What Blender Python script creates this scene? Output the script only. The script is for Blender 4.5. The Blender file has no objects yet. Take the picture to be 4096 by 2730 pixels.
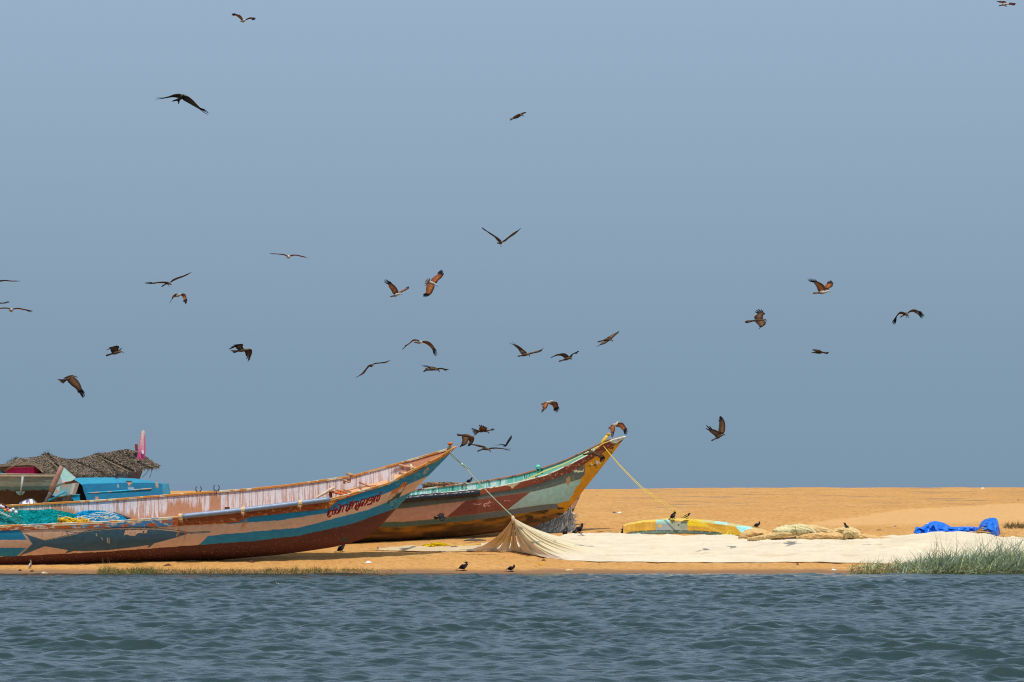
import bpy, math, random
import numpy as np
from mathutils import Vector
random.seed(7); RNG = np.random.default_rng(7)
SC = bpy.context.scene; COL = SC.collection
PI = math.pi
# ------------------------------------------------------------------ scale of the place
# metres; X runs along the shore, Y away from the viewer, Z up; the water stands at z = 0
CX, DIST, CH, HOR = 20.48, 150.0, 3.58, 1937.0
def P(px, py, Y):
    px = np.asarray(px, float); py = np.asarray(py, float); Y = np.asarray(Y, float)
    k = (DIST + Y) / DIST / 100.0
    return np.stack(np.broadcast_arrays(CX + (px - 2048) * k, Y, CH + (HOR - py) * k), -1)
def PJ(V):
    k = (DIST + V[..., 1]) / DIST / 100.0
    return 2048 + (V[..., 0] - CX) / k, HOR - (V[..., 2] - CH) / k
def cz(c, x, y):                       # a measured detail view -> survey grid
    return c[0] + np.asarray(x, float) / c[2], c[1] + np.asarray(y, float) / c[2]
def lin(c):
    c = np.asarray(c, float) / 255.0
    return np.where(c <= 0.04045, c / 12.92, ((c + 0.055) / 1.055) ** 2.4)
def alb(c, L=(0.84, 0.76, 0.74)):
    return np.clip(lin(c) / np.asarray(L), 0.004, 0.82)
def sst(a, b, x):
    t = np.clip((np.asarray(x, float) - a) / (b - a), 0, 1); return t * t * (3 - 2 * t)
def itp(x, pts, k=1):
    a = np.asarray(pts, float); return np.interp(x, a[:, 0], a[:, k])
_L = RNG.random((8, 128, 128))
def vn(x, y, s=0):
    x = np.asarray(x, float) + 37.7 * s; y = np.asarray(y, float) + 11.3 * s
    xi = np.floor(x).astype(int); yi = np.floor(y).astype(int)
    fx = x - xi; fy = y - yi; fx = fx * fx * (3 - 2 * fx); fy = fy * fy * (3 - 2 * fy)
    L = _L[s % 8]; a = xi % 128; b = (xi + 1) % 128; c = yi % 128; d = (yi + 1) % 128
    return (L[a, c] * (1 - fx) + L[b, c] * fx) * (1 - fy) + (L[a, d] * (1 - fx) + L[b, d] * fx) * fy
def fbm(x, y, s=0, o=4):
    t = 0; a = 0.5
    for i in range(o):
        t = t + a * vn(x * 2 ** i, y * 2 ** i, s + i); a *= 0.5
    return t / (1 - 0.5 ** o)
# ------------------------------------------------------------------ objects
def tag(o, label, cat, group=None, kind=None):
    if label: o['label'] = label
    if cat: o['category'] = cat
    if group: o['group'] = group
    if kind: o['kind'] = kind
    return o
def empty(name, loc, label, cat, group=None):
    o = bpy.data.objects.new(name, None); COL.objects.link(o); o.location = loc
    o.empty_display_size = 0.2
    return tag(o, label, cat, group)
def mobj(name, V, F, mat, parent=None, col=None, smooth=True):
    V = np.asarray(V, float).reshape(-1, 3); me = bpy.data.meshes.new(name)
    if isinstance(F, np.ndarray):
        n, m = F.shape
        me.vertices.add(len(V)); me.vertices.foreach_set('co', V.astype(np.float32).ravel())
        me.loops.add(n * m); me.loops.foreach_set('vertex_index', F.astype(np.int32).ravel())
        me.polygons.add(n); me.polygons.foreach_set('loop_start', np.arange(0, n * m, m, dtype=np.int32))
        me.polygons.foreach_set('loop_total', np.full(n, m, np.int32))
        me.update(calc_edges=True); me.validate()
    else:
        me.from_pydata(V.tolist(), [], [list(map(int, f)) for f in F]); me.update()
    if smooth: me.polygons.foreach_set('use_smooth', np.ones(len(me.polygons), bool))
    if col is not None:
        c = np.asarray(col, float); c = np.broadcast_to(c, (len(V), 3))
        a = me.color_attributes.new('Col', 'FLOAT_COLOR', 'POINT')
        a.data.foreach_set('color', np.concatenate([c, np.ones((len(V), 1))], 1).astype(np.float32).ravel())
    me.materials.append(mat)
    o = bpy.data.objects.new(name, me); COL.objects.link(o)
    if parent is not None:
        o.parent = parent
        o.matrix_parent_inverse.identity()
        o.location = -parent.location          # the mesh is in place-of-the-beach metres
    return o
def gridF(n, m, wrap=False):
    i, j = np.meshgrid(np.arange(n - 1), np.arange(m if wrap else m - 1), indexing='ij'); i = i.ravel(); j = j.ravel()
    k = (j + 1) % m
    return np.stack([i * m + j, i * m + k, (i + 1) * m + k, (i + 1) * m + j], 1)
class Bag:                                  # collects shapes that make up one mesh
    def __init__(s): s.V = []; s.F = []; s.C = []; s.n = 0
    def add(s, V, F, c=(0.5, 0.5, 0.5)):
        V = np.asarray(V, float).reshape(-1, 3)
        s.V.append(V); s.C.append(np.broadcast_to(np.asarray(c, float), (len(V), 3)))
        s.F += [[int(q) + s.n for q in f] for f in F]; s.n += len(V); return s
    def tube(s, pts, r, c=(0.5, 0.5, 0.5), k=7, cap=True, flat=1.0):
        pts = np.asarray(pts, float); n = len(pts); r = np.broadcast_to(np.asarray(r, float), (n,))
        T = np.gradient(pts, axis=0); T /= np.linalg.norm(T, axis=1)[:, None] + 1e-9
        up = np.array([0, 0, 1.0]); 
        if abs(T[:, 2]).mean() > 0.8: up = np.array([0, 1.0, 0])
        A = np.cross(T, up); A /= np.linalg.norm(A, axis=1)[:, None] + 1e-9; B = np.cross(A, T)
        th = np.arange(k) * 2 * PI / k
        V = pts[:, None] + r[:, None, None] * (A[:, None] * np.cos(th)[None, :, None] + flat * B[:, None] * np.sin(th)[None, :, None])
        F = gridF(n, k, True).tolist()
        if cap: F += [list(range(k))[::-1], list(range((n - 1) * k, n * k))]
        if np.ndim(c) == 2 and len(c) == n: c = np.repeat(np.asarray(c), k, 0)
        return s.add(V.reshape(-1, 3), F, c)
    def prism(s, top, off, c=(0.5, 0.5, 0.5)):       # a polygon given thickness along off
        top = np.asarray(top, float); n = len(top); V = np.concatenate([top, top + np.asarray(off, float)])
        F = [list(range(n)), list(range(n, 2 * n))[::-1]] + [[i, i + n, (i + 1) % n + n, (i + 1) % n][::-1] for i in range(n)]
        return s.add(V, F, c)
    def box(s, a, b, c=(0.5, 0.5, 0.5)):
        (x0, y0, z0), (x1, y1, z1) = a, b
        return s.prism([(x0, y0, z0), (x1, y0, z0), (x1, y0, z1), (x0, y0, z1)], (0, y1 - y0, 0), c)
    def ball(s, ctr, r, c=(0.5, 0.5, 0.5), n=8, m=12, jit=0.0):
        r = np.broadcast_to(np.asarray(r, float), (3,)); a = np.linspace(0.08, PI - 0.08, n); b = np.arange(m) * 2 * PI / m
        A, B_ = np.meshgrid(a, b, indexing='ij')
        d = np.stack([np.sin(A) * np.cos(B_), np.sin(A) * np.sin(B_), np.cos(A)], -1)
        if jit: d = d * (1 + jit * (RNG.random(A.shape) - 0.5))[..., None]
        V = np.asarray(ctr) + d * r
        F = gridF(n, m, True).tolist() + [list(range(m)), list(range((n - 1) * m, n * m))[::-1]]
        return s.add(V.reshape(-1, 3), F, c)
    def obj(s, name, mat, parent=None, smooth=True):
        return mobj(name, np.concatenate(s.V), s.F, mat, parent, np.concatenate(s.C), smooth)
def blades(root, dirv, length, width, col, side=None, bend=0.25, seg=3):
    """many tapering strips: root (n,3), direction (n,3), lengths, widths, colours -> V, F, C"""
    n = len(root); d = dirv / (np.linalg.norm(dirv, axis=1)[:, None] + 1e-9)
    if side is None:
        side = np.cross(d, RNG.normal(size=(n, 3))); 
    side = side / (np.linalg.norm(side, axis=1)[:, None] + 1e-9)
    nb = RNG.normal(size=(n, 3)) * bend; nb[:, 2] -= abs(bend)
    V = []
    for i in range(seg + 1):
        t = i / seg; c = root + d * (length * t)[:, None] + nb * (length * t * t)[:, None]
        w = (width * (1 - 0.92 * t) * 0.5)[:, None]
        V.append(np.stack([c - side * w, c + side * w], 1))
    V = np.stack(V, 1).reshape(n, -1, 3); m = 2 * (seg + 1)
    f = np.array([[2 * i, 2 * i + 1, 2 * i + 3, 2 * i + 2] for i in range(seg)])
    F = (np.arange(n)[:, None, None] * m + f[None]).reshape(-1, 4)
    return V.reshape(-1, 3), F, np.repeat(np.asarray(col), m, 0)
# ------------------------------------------------------------------ materials
def nt(name):
    m = bpy.data.materials.new(name); m.use_nodes = True; t = m.node_tree
    return m, t, t.nodes['Principled BSDF'], t.nodes.new, t.links.new
def attr_mat(name, rough=0.6, spec=0.3, var=0.18, vscale=6.0, bump=0.0, bscale=30.0, metal=0.0, trans=0.0, stretch=None):
    m, t, b, N, K = nt(name)
    a = N('ShaderNodeAttribute'); a.attribute_name = 'Col'
    tc = N('ShaderNodeTexCoord'); mp = N('ShaderNodeMapping'); K(tc.outputs['Object'], mp.inputs['Vector'])
    if stretch: mp.inputs['Scale'].default_value = stretch
    n = N('ShaderNodeTexNoise'); n.inputs['Scale'].default_value = vscale; n.inputs['Detail'].default_value = 6; n.inputs['Roughness'].default_value = 0.65
    K(mp.outputs['Vector'], n.inputs['Vector'])
    r = N('ShaderNodeMapRange'); r.inputs['From Min'].default_value = 0.3; r.inputs['From Max'].default_value = 0.7
    r.inputs['To Min'].default_value = 1 - var; r.inputs['To Max'].default_value = 1 + var * 0.6
    K(n.outputs['Fac'], r.inputs['Value'])
    v = N('ShaderNodeVectorMath'); v.operation = 'SCALE'; K(a.outputs['Color'], v.inputs[0]); K(r.outputs['Result'], v.inputs['Scale'])
    K(v.outputs['Vector'], b.inputs['Base Color'])
    b.inputs['Roughness'].default_value = rough; b.inputs['Specular IOR Level'].default_value = spec; b.inputs['Metallic'].default_value = metal
    if bump:
        n2 = N('ShaderNodeTexNoise'); n2.inputs['Scale'].default_value = bscale; n2.inputs['Detail'].default_value = 5; K(mp.outputs['Vector'], n2.inputs['Vector'])
        bp = N('ShaderNodeBump'); bp.inputs['Strength'].default_value = 1.0; bp.inputs['Distance'].default_value = bump
        K(n2.outputs['Fac'], bp.inputs['Height']); K(bp.outputs['Normal'], b.inputs['Normal'])
    if trans:
        out = t.nodes['Material Output']; tr = N('ShaderNodeBsdfTranslucent'); K(v.outputs['Vector'], tr.inputs['Color'])
        mx = N('ShaderNodeMixShader'); mx.inputs['Fac'].default_value = trans
        K(b.outputs['BSDF'], mx.inputs[1]); K(tr.outputs['BSDF'], mx.inputs[2]); K(mx.outputs['Shader'], out.inputs['Surface'])
    return m
M = {}
M['paint'] = attr_mat('boat_paint', 0.5, 0.3, 0.16, 5.0, 0.004, 25)
M['inside'] = attr_mat('inside_paint', 0.7, 0.2, 0.12, 9.0, 0.004, 30)
M['wood'] = attr_mat('weathered_wood', 0.8, 0.2, 0.3, 8.0, 0.01, 40)
M['net'] = attr_mat('heaped_netting', 0.95, 0.05, 0.3, 14.0, 0.02, 60)
M['rope'] = attr_mat('rope_fibre', 0.85, 0.1, 0.2, 40.0, 0.0)
M['rubber'] = attr_mat('black_rubber', 0.33, 0.4, 0.2, 8.0, 0.0)
M['metal'] = attr_mat('dull_aluminium', 0.55, 0.4, 0.2, 6.0, 0.0, 30, 0.3)
M['palm'] = attr_mat('dry_palm_leaf', 0.9, 0.1, 0.35, 9.0, 0.0, trans=0.15)
M['grass'] = attr_mat('shore_grass', 0.6, 0.25, 0.25, 5.0, 0.0, trans=0.25)
M['tarp'] = attr_mat('plastic_tarpaulin', 0.28, 0.6, 0.15, 5.0, 0.003, 40)
M['feather'] = attr_mat('feathers', 0.75, 0.15, 0.25, 22.0, 0.0)
M['junk'] = attr_mat('litter', 0.7, 0.2, 0.25, 20.0, 0.0)
M['cloth'] = attr_mat('spread_net_cloth', 0.95, 0.05, 0.10, 3.0, 0.006, 30, trans=0.12, stretch=(0.35, 1.3, 1))
# ------------------------------------------------------------------ lie of the land
PROF = np.array([(-60, -3.0), (-8, -0.75), (-2, -0.2), (0, 0.0), (0.7, 0.13), (2, 0.25), (5, 0.55), (10, 1.05), (15, 1.45), (20, 1.85), (30, 2.5),
                 (38, 2.87), (45, 3.1), (52, 3.25), (56, 3.28), (62, 3.2), (75, 2.6), (100, 0.6), (110, -0.3), (140, -2.5)])
_yy = np.linspace(-60, 140, 2001); _zz = np.interp(_yy, PROF[:, 0], PROF[:, 1])
_k = np.hanning(25); _k /= _k.sum(); _zz = np.where((_yy < 3) | (_yy > 135), _zz, np.convolve(_zz, _k, 'same'))
def scarp(X, Y):                       # > 0 on the trodden side of the old tide edge
    return (X - 34.0) * 0.80 - (Y - 16.0) * 0.60 + 0.8 * (fbm(X * 0.3, Y * 0.3, 2) - 0.5) * 2
def gz(X, Y, fine=True):
    X = np.asarray(X, float); Y = np.asarray(Y, float)
    z = np.interp(Y, _yy, _zz)
    z = z + 0.022 * np.clip(X - 14.5, -8, 26) * sst(3, 11, Y) * (1 - sst(16, 40, Y))
    z = z + sst(40, 56, Y) * (0.10 * sst(22, 34, X) - 0.10 * sst(14, 2, X))
    z = z + 0.10 * (fbm(X * 0.12, Y * 0.12, 1, 3) - 0.5) * sst(1, 4, Y)
    sc = scarp(X, Y); z = z - 0.07 * sst(-0.1, 0.35, sc) * sst(12, 16, Y) * (1 - sst(34, 40, Y))
    if fine:
        rough = 0.35 + 0.65 * np.maximum(sst(0, 0.6, sc) * sst(11, 15, Y), sst(10, 3, Y))
        z = z + rough * 0.11 * (fbm(X * 1.9, Y * 1.9, 3, 4) - 0.5) * sst(0.3, 2.0, Y)
        z = z + 0.06 * (fbm(X * 0.5, Y * 0.4, 5, 3) - 0.5) * sst(-0.5, 1.0, Y)
    return z
def Yg(px, py):                        # how far back the sand stands that is seen at this survey point
    Y = np.linspace(-3, 56, 1200); k = (DIST + Y) / DIST / 100; X = CX + (px - 2048) * k
    q = HOR - (gz(X, Y, False) - CH) / k
    i = np.argmax(q <= py); return float(Y[i]) if q.min() <= py else 56.0
def G(px, py, up=0.0):
    Y = Yg(px, py); k = (DIST + Y) / DIST / 100; X = CX + (px - 2048) * k
    return np.array([X, Y, float(gz(X, Y)) + up])
def ground():
    xs = np.concatenate([np.linspace(-400, -30, 12), np.linspace(-27, -6, 10), np.arange(-5, 48, 0.14), np.linspace(49, 75, 12), np.linspace(85, 450, 12)])
    ys = np.concatenate([np.linspace(-60, -8, 6), np.arange(-6, 30, 0.14), np.arange(30, 64, 0.3), np.linspace(66, 140, 16)])
    X, Y = np.meshgrid(xs, ys, indexing='ij'); Z = gz(X, Y)
    m, t, b, N, K = nt('beach_sand')
    tc = N('ShaderNodeTexCoord')
    def noise(s, det=5, st=None, rg=0.6):
        n = N('ShaderNodeTexNoise'); n.inputs['Scale'].default_value = s; n.inputs['Detail'].default_value = det; n.inputs['Roughness'].default_value = rg
        if st:
            mp = N('ShaderNodeMapping'); mp.inputs['Scale'].default_value = st; K(tc.outputs['Object'], mp.inputs['Vector']); K(mp.outputs['Vector'], n.inputs['Vector'])
        else: K(tc.outputs['Object'], n.inputs['Vector'])
        return n.outputs['Fac']
    def ramp(src, a, b_):
        r = N('ShaderNodeMapRange'); r.inputs['From Min'].default_value = a; r.inputs['From Max'].default_value = b_; r.interpolation_type = 'SMOOTHSTEP'; K(src, r.inputs['Value']); return r.outputs['Result']
    def mix(fac, A, B):
        x = N('ShaderNodeMix'); x.data_type = 'RGBA'
        for sock, v in ((x.inputs[0], fac), (x.inputs[6], A), (x.inputs[7], B)):
            if hasattr(v, 'links'): K(v, sock)
            else: sock.default_value = v if not isinstance(v, tuple) else (*v, 1)
        return x.outputs[2]
    at = N('ShaderNodeAttribute'); at.attribute_name = 'Col'; sp = N('ShaderNodeSeparateColor'); K(at.outputs['Color'], sp.inputs['Color'])
    c = mix(ramp(noise(0.35, 4), 0.3, 0.7), (0.555, 0.292, 0.090), (0.615, 0.342, 0.118))
    c = mix(ramp(noise(5.0, 6, (1, 0.55, 1)), 0.42, 0.72), c, (0.44, 0.215, 0.062))
    c = mix(sp.outputs['Green'], c, (0.65, 0.385, 0.155))                       # pale trodden sand
    st = N('ShaderNodeMath'); st.operation = 'MULTIPLY'; K(ramp(noise(0.9, 5, (0.22, 1.2, 1)), 0.56, 0.66), st.inputs[0]); K(sp.outputs['Blue'], st.inputs[1])
    c = mix(st.outputs[0], c, (0.27, 0.185, 0.115))                           # dark heavy-mineral streaks
    sp2 = N('ShaderNodeMath'); sp2.operation = 'MULTIPLY'; K(ramp(noise(16, 3), 0.64, 0.73), sp2.inputs[0]); sp2.inputs[1].default_value = 0.55
    c = mix(sp2.outputs[0], c, (0.27, 0.14, 0.06))                            # crumbs and scraps
    c = mix(sp.outputs['Red'], c, (0.26, 0.145, 0.075))                       # wet edge
    K(c, b.inputs['Base Color']); b.inputs['Roughness'].default_value = 0.95; b.inputs['Specular IOR Level'].default_value = 0.1
    bp = N('ShaderNodeBump'); bp.inputs['Distance'].default_value = 0.03; bp.inputs['Strength'].default_value = 0.8
    K(noise(9, 7, (1, 0.6, 1), 0.7), bp.inputs['Height']); K(bp.outputs['Normal'], b.inputs['Normal'])
    wet = 1 - sst(0.07, 0.20, Z + 0.08 * (fbm(X * 1.2, Y, 4) - 0.5)); sc = scarp(X, Y)
    pale = sst(0, 0.3, sc) * sst(12, 15, Y) * (1 - sst(36, 42, Y)) * 0.75
    strk = (1 - sst(-0.3, 0.2, sc)) * sst(22, 28, Y) * sst(23, 28, X)
    o = mobj('sand_beach', np.stack([X, Y, Z], -1), gridF(len(xs), len(ys)), m, None, np.stack([wet, pale, strk], -1).reshape(-1, 3))
    tag(o, 'orange sand bank between the river and the sea', 'beach', kind='structure')
ground()
def water():
    xs = np.arange(-5, 46.5, 0.085); ys = np.arange(-97, 1.0, 0.075)
    X, Y = np.meshgrid(xs, ys, indexing='ij'); DX = np.zeros_like(X); DY = np.zeros_like(X); Z = np.zeros_like(X)
    r = np.random.default_rng(3)
    amp = 0.35 + 0.65 * sst(1, -14, Y); amp = amp * sst(1.0, -1.5, Y) + 0.05
    patch = 0.45 + 1.1 * fbm(X * 0.16, Y * 0.10, 6, 3)
    for i in range(90):
        lam = 0.30 * (4.0 / 0.30) ** (r.random() ** 1.25); k = 2 * PI / lam
        th = -PI / 2 + r.normal() * 0.50 + 0.18; kx, ky = k * math.cos(th), k * math.sin(th)
        a = 0.0058 * min(lam, 0.9 + 0.35 * lam) ** 1.0 * (0.5 + r.random()); ph = kx * X + ky * Y + r.random() * 6.283
        ph = ph + 1.2 * (vn(X * 0.35 / lam + i, Y * 0.35 / lam, i) - 0.5) * 2
        Z += a * np.cos(ph); q = 0.4 * a
        DX -= q * kx / k * np.sin(ph); DY -= q * ky / k * np.sin(ph)
    Z *= amp * patch; DX *= amp * patch; DY *= amp * patch
    V = np.stack([X + DX, Y + DY, Z], -1).reshape(-1, 3); F = gridF(len(xs), len(ys))
    a = (-5.0, xs[-1], -97.0, 0.9); n0 = len(V)
    ex = np.array([-600, a[0], a[1], 640]); ey = np.array([-220, a[2], a[3] - 0.6])
    ring = np.array([(x, y, -0.05) for x in ex for y in ey]); fr = []
    for i in range(3):
        for j in range(2):
            if (i, j) != (1, 1): fr.append([n0 + i * 3 + j, n0 + (i + 1) * 3 + j, n0 + (i + 1) * 3 + j + 1, n0 + i * 3 + j + 1])
    V = np.concatenate([V, ring]); F = np.concatenate([F, np.array(fr)])
    m, t, b, N, K = nt('river_water')
    tc = N('ShaderNodeTexCoord'); n = N('ShaderNodeTexNoise'); n.inputs['Scale'].default_value = 4.2; n.inputs['Detail'].default_value = 4; n.inputs['Roughness'].default_value = 0.5
    mp = N('ShaderNodeMapping'); mp.inputs['Scale'].default_value = (0.75, 1.2, 1); K(tc.outputs['Object'], mp.inputs['Vector']); K(mp.outputs['Vector'], n.inputs['Vector'])
    bp = N('ShaderNodeBump'); bp.inputs['Distance'].default_value = 0.045; bp.inputs['Strength'].default_value = 1.0
    K(n.outputs['Fac'], bp.inputs['Height']); K(bp.outputs['Normal'], b.inputs['Normal'])
    n2 = N('ShaderNodeTexNoise'); n2.inputs['Scale'].default_value = 0.35; K(tc.outputs['Object'], n2.inputs['Vector'])
    cr = N('ShaderNodeMix'); cr.data_type = 'RGBA'; K(n2.outputs['Fac'], cr.inputs[0]); cr.inputs[6].default_value = (0.017, 0.044, 0.046, 1); cr.inputs[7].default_value = (0.028, 0.050, 0.044, 1)
    ge = N('ShaderNodeNewGeometry'); sz = N('ShaderNodeSeparateXYZ'); K(ge.outputs['Position'], sz.inputs[0]); n3 = N('ShaderNodeTexNoise'); n3.inputs['Scale'].default_value = 34; n3.inputs['Detail'].default_value = 6; n3.inputs['Roughness'].default_value = 0.75; K(tc.outputs['Object'], n3.inputs['Vector'])
    n4 = N('ShaderNodeTexNoise'); n4.inputs['Scale'].default_value = 0.45; K(tc.outputs['Object'], n4.inputs['Vector'])
    f1 = N('ShaderNodeMapRange'); f1.inputs['From Min'].default_value = 0.11; f1.inputs['From Max'].default_value = 0.16; K(sz.outputs['Z'], f1.inputs['Value'])
    f2 = N('ShaderNodeMapRange'); f2.inputs['From Min'].default_value = 0.62; f2.inputs['From Max'].default_value = 0.68; K(n3.outputs['Fac'], f2.inputs['Value'])
    f3 = N('ShaderNodeMapRange'); f3.inputs['From Min'].default_value = 0.52; f3.inputs['From Max'].default_value = 0.60; K(n4.outputs['Fac'], f3.inputs['Value'])
    m1 = N('ShaderNodeMath'); m1.operation = 'MULTIPLY'; K(f1.outputs[0], m1.inputs[0]); K(f2.outputs[0], m1.inputs[1]); m2_ = N('ShaderNodeMath'); m2_.operation = 'MULTIPLY'; K(m1.outputs[0], m2_.inputs[0]); K(f3.outputs[0], m2_.inputs[1])
    fo = N('ShaderNodeMix'); fo.data_type = 'RGBA'; K(m2_.outputs[0], fo.inputs[0]); K(cr.outputs[2], fo.inputs[6]); fo.inputs[7].default_value = (0.55, 0.58, 0.58, 1)
    K(fo.outputs[2], b.inputs['Base Color']); b.inputs['Roughness'].default_value = 0.09; b.inputs['IOR'].default_value = 1.333
    o = mobj('river', V, F, m); tag(o, 'choppy blue grey river water', 'water', kind='structure')
    # the sea beyond the sand bank
    m2, t, b, N, K = nt('sea_water'); b.inputs['Base Color'].default_value = (0.06, 0.105, 0.16, 1); b.inputs['Roughness'].default_value = 0.2
    xs = np.array([-9000, -600, -60, 100, 640, 9000.]); ys = np.array([100., 160, 400, 1500, 6000, 30000])
    X, Y = np.meshgrid(xs, ys, indexing='ij')
    o = mobj('sea', np.stack([X, Y, X * 0 + 0.02], -1), gridF(6, 6), m2); tag(o, 'strip of sea beyond the sand bank', 'water', kind='structure')
water()
# ------------------------------------------------------------------ sky, sun, camera
SUN = Vector((0.10, -0.36, 0.93)).normalized()
def light():
    w = bpy.data.worlds.new('World'); SC.world = w; w.use_nodes = True; t = w.node_tree; N = t.nodes.new; K = t.links.new
    bg = t.nodes['Background']; sky = N('ShaderNodeTexSky'); sky.sky_type = 'NISHITA'; sky.sun_disc = False
    sky.sun_elevation = math.asin(SUN.z); sky.sun_rotation = math.atan2(SUN.x, SUN.y); sky.air_density = 1.0; sky.dust_density = 3.0
    tc = N('ShaderNodeTexCoord'); sx = N('ShaderNodeSeparateXYZ'); K(tc.outputs['Generated'], sx.inputs[0])
    el = N('ShaderNodeMath'); el.operation = 'ARCSINE'; K(sx.outputs['Z'], el.inputs[0])
    mr = N('ShaderNodeMapRange'); mr.inputs['From Min'].default_value = 0.0; mr.inputs['From Max'].default_value = math.radians(40); K(el.outputs[0], mr.inputs['Value'])
    cr = N('ShaderNodeValToRGB'); e = cr.color_ramp.elements         # sea haze, thickest and darkest at the horizon
    e[0].position = 0.0; e[0].color = (2.02, 3.05, 4.1, 1); e[1].position = 1.0; e[1].color = (3.6, 5.0, 7.2, 1)
    for p, c in ((0.05, (2.22, 3.27, 4.36, 1)), (0.11, (2.66, 3.77, 4.95, 1)), (0.18, (3.14, 4.34, 5.7, 1)), (0.4, (3.6, 4.8, 6.6, 1))):
        q = e.new(p); q.color = c
    K(mr.outputs['Result'], cr.inputs['Fac'])
    mx = N('ShaderNodeMix'); mx.data_type = 'RGBA'; f = N('ShaderNodeMapRange'); f.inputs['From Min'].default_value = math.radians(12); f.inputs['From Max'].default_value = math.radians(60)
    f.inputs['To Min'].default_value = 1.0; f.inputs['To Max'].default_value = 0.35; K(el.outputs[0], f.inputs['Value'])
    K(f.outputs['Result'], mx.inputs[0]); K(sky.outputs['Color'], mx.inputs[6]); K(cr.outputs['Color'], mx.inputs[7])
    K(mx.outputs[2], bg.inputs['Color']); bg.inputs['Strength'].default_value = 0.10
    l = bpy.data.lights.new('sun', 'SUN'); l.energy = 3.2; l.angle = math.radians(0.6); l.color = (1.0, 0.95, 0.87)
    o = bpy.data.objects.new('sun', l); COL.objects.link(o); o.location = (20, -20, 60); o.rotation_euler = SUN.to_track_quat('Z', 'Y').to_euler()
    c = bpy.data.cameras.new('camera'); co = bpy.data.objects.new('camera', c); COL.objects.link(co)
    co.location = (CX, -DIST, CH); co.rotation_euler = (PI / 2, 0, 0)
    c.sensor_width = 36; c.lens = 36 * 100 * DIST / 4096; c.shift_y = (HOR - 1365) / 4096; c.clip_start = 1; c.clip_end = 60000
    SC.camera = co
    SC.cycles.filter_width = 1.1
    v = SC.view_settings; v.view_transform = 'Standard'; v.look = 'None'; v.exposure = 0; v.gamma = 1
light()
# ------------------------------------------------------------------ painted boats
def inpoly(px, py, poly):
    poly = np.asarray(poly, float); r = np.zeros(np.shape(px), bool); n = len(poly)
    for i in range(n):
        (x0, y0), (x1, y1) = poly[i], poly[(i + 1) % n]
        if y0 == y1: continue
        r ^= ((y0 > py) != (y1 > py)) & (px < (x1 - x0) * (py - y0) / (y1 - y0) + x0)
    return r
def zp(c, pts): return [tuple(float(v) for v in cz(c, x, y)) for x, y in pts]
def stroke(px, py, pts, w):
    r = np.zeros(px.shape, bool); pts = np.asarray(pts, float)
    bx = (px > pts[:, 0].min() - w) & (px < pts[:, 0].max() + w) & (py > pts[:, 1].min() - w) & (py < pts[:, 1].max() + w)
    if not bx.any(): return r
    qx, qy = px[bx], py[bx]; d = np.full(qx.shape, 1e9)
    for (x0, y0), (x1, y1) in zip(pts[:-1], pts[1:]):
        L = (x1 - x0) ** 2 + (y1 - y0) ** 2 + 1e-9; t = np.clip(((qx - x0) * (x1 - x0) + (qy - y0) * (y1 - y0)) / L, 0, 1)
        d = np.minimum(d, (qx - x0 - t * (x1 - x0)) ** 2 + (qy - y0 - t * (y1 - y0)) ** 2)
    r[bx] = d < w * w; return r
def smooth(a, n):
    if n < 3: return a
    k = np.hanning(n + 2)[1:-1]; k /= k.sum(); p = n // 2
    b = np.concatenate([2 * a[0] - a[1:p + 1][::-1], a, 2 * a[-1] - a[-p - 1:-1][::-1]])
    return np.convolve(b, k, 'valid')[:len(a)]
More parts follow.
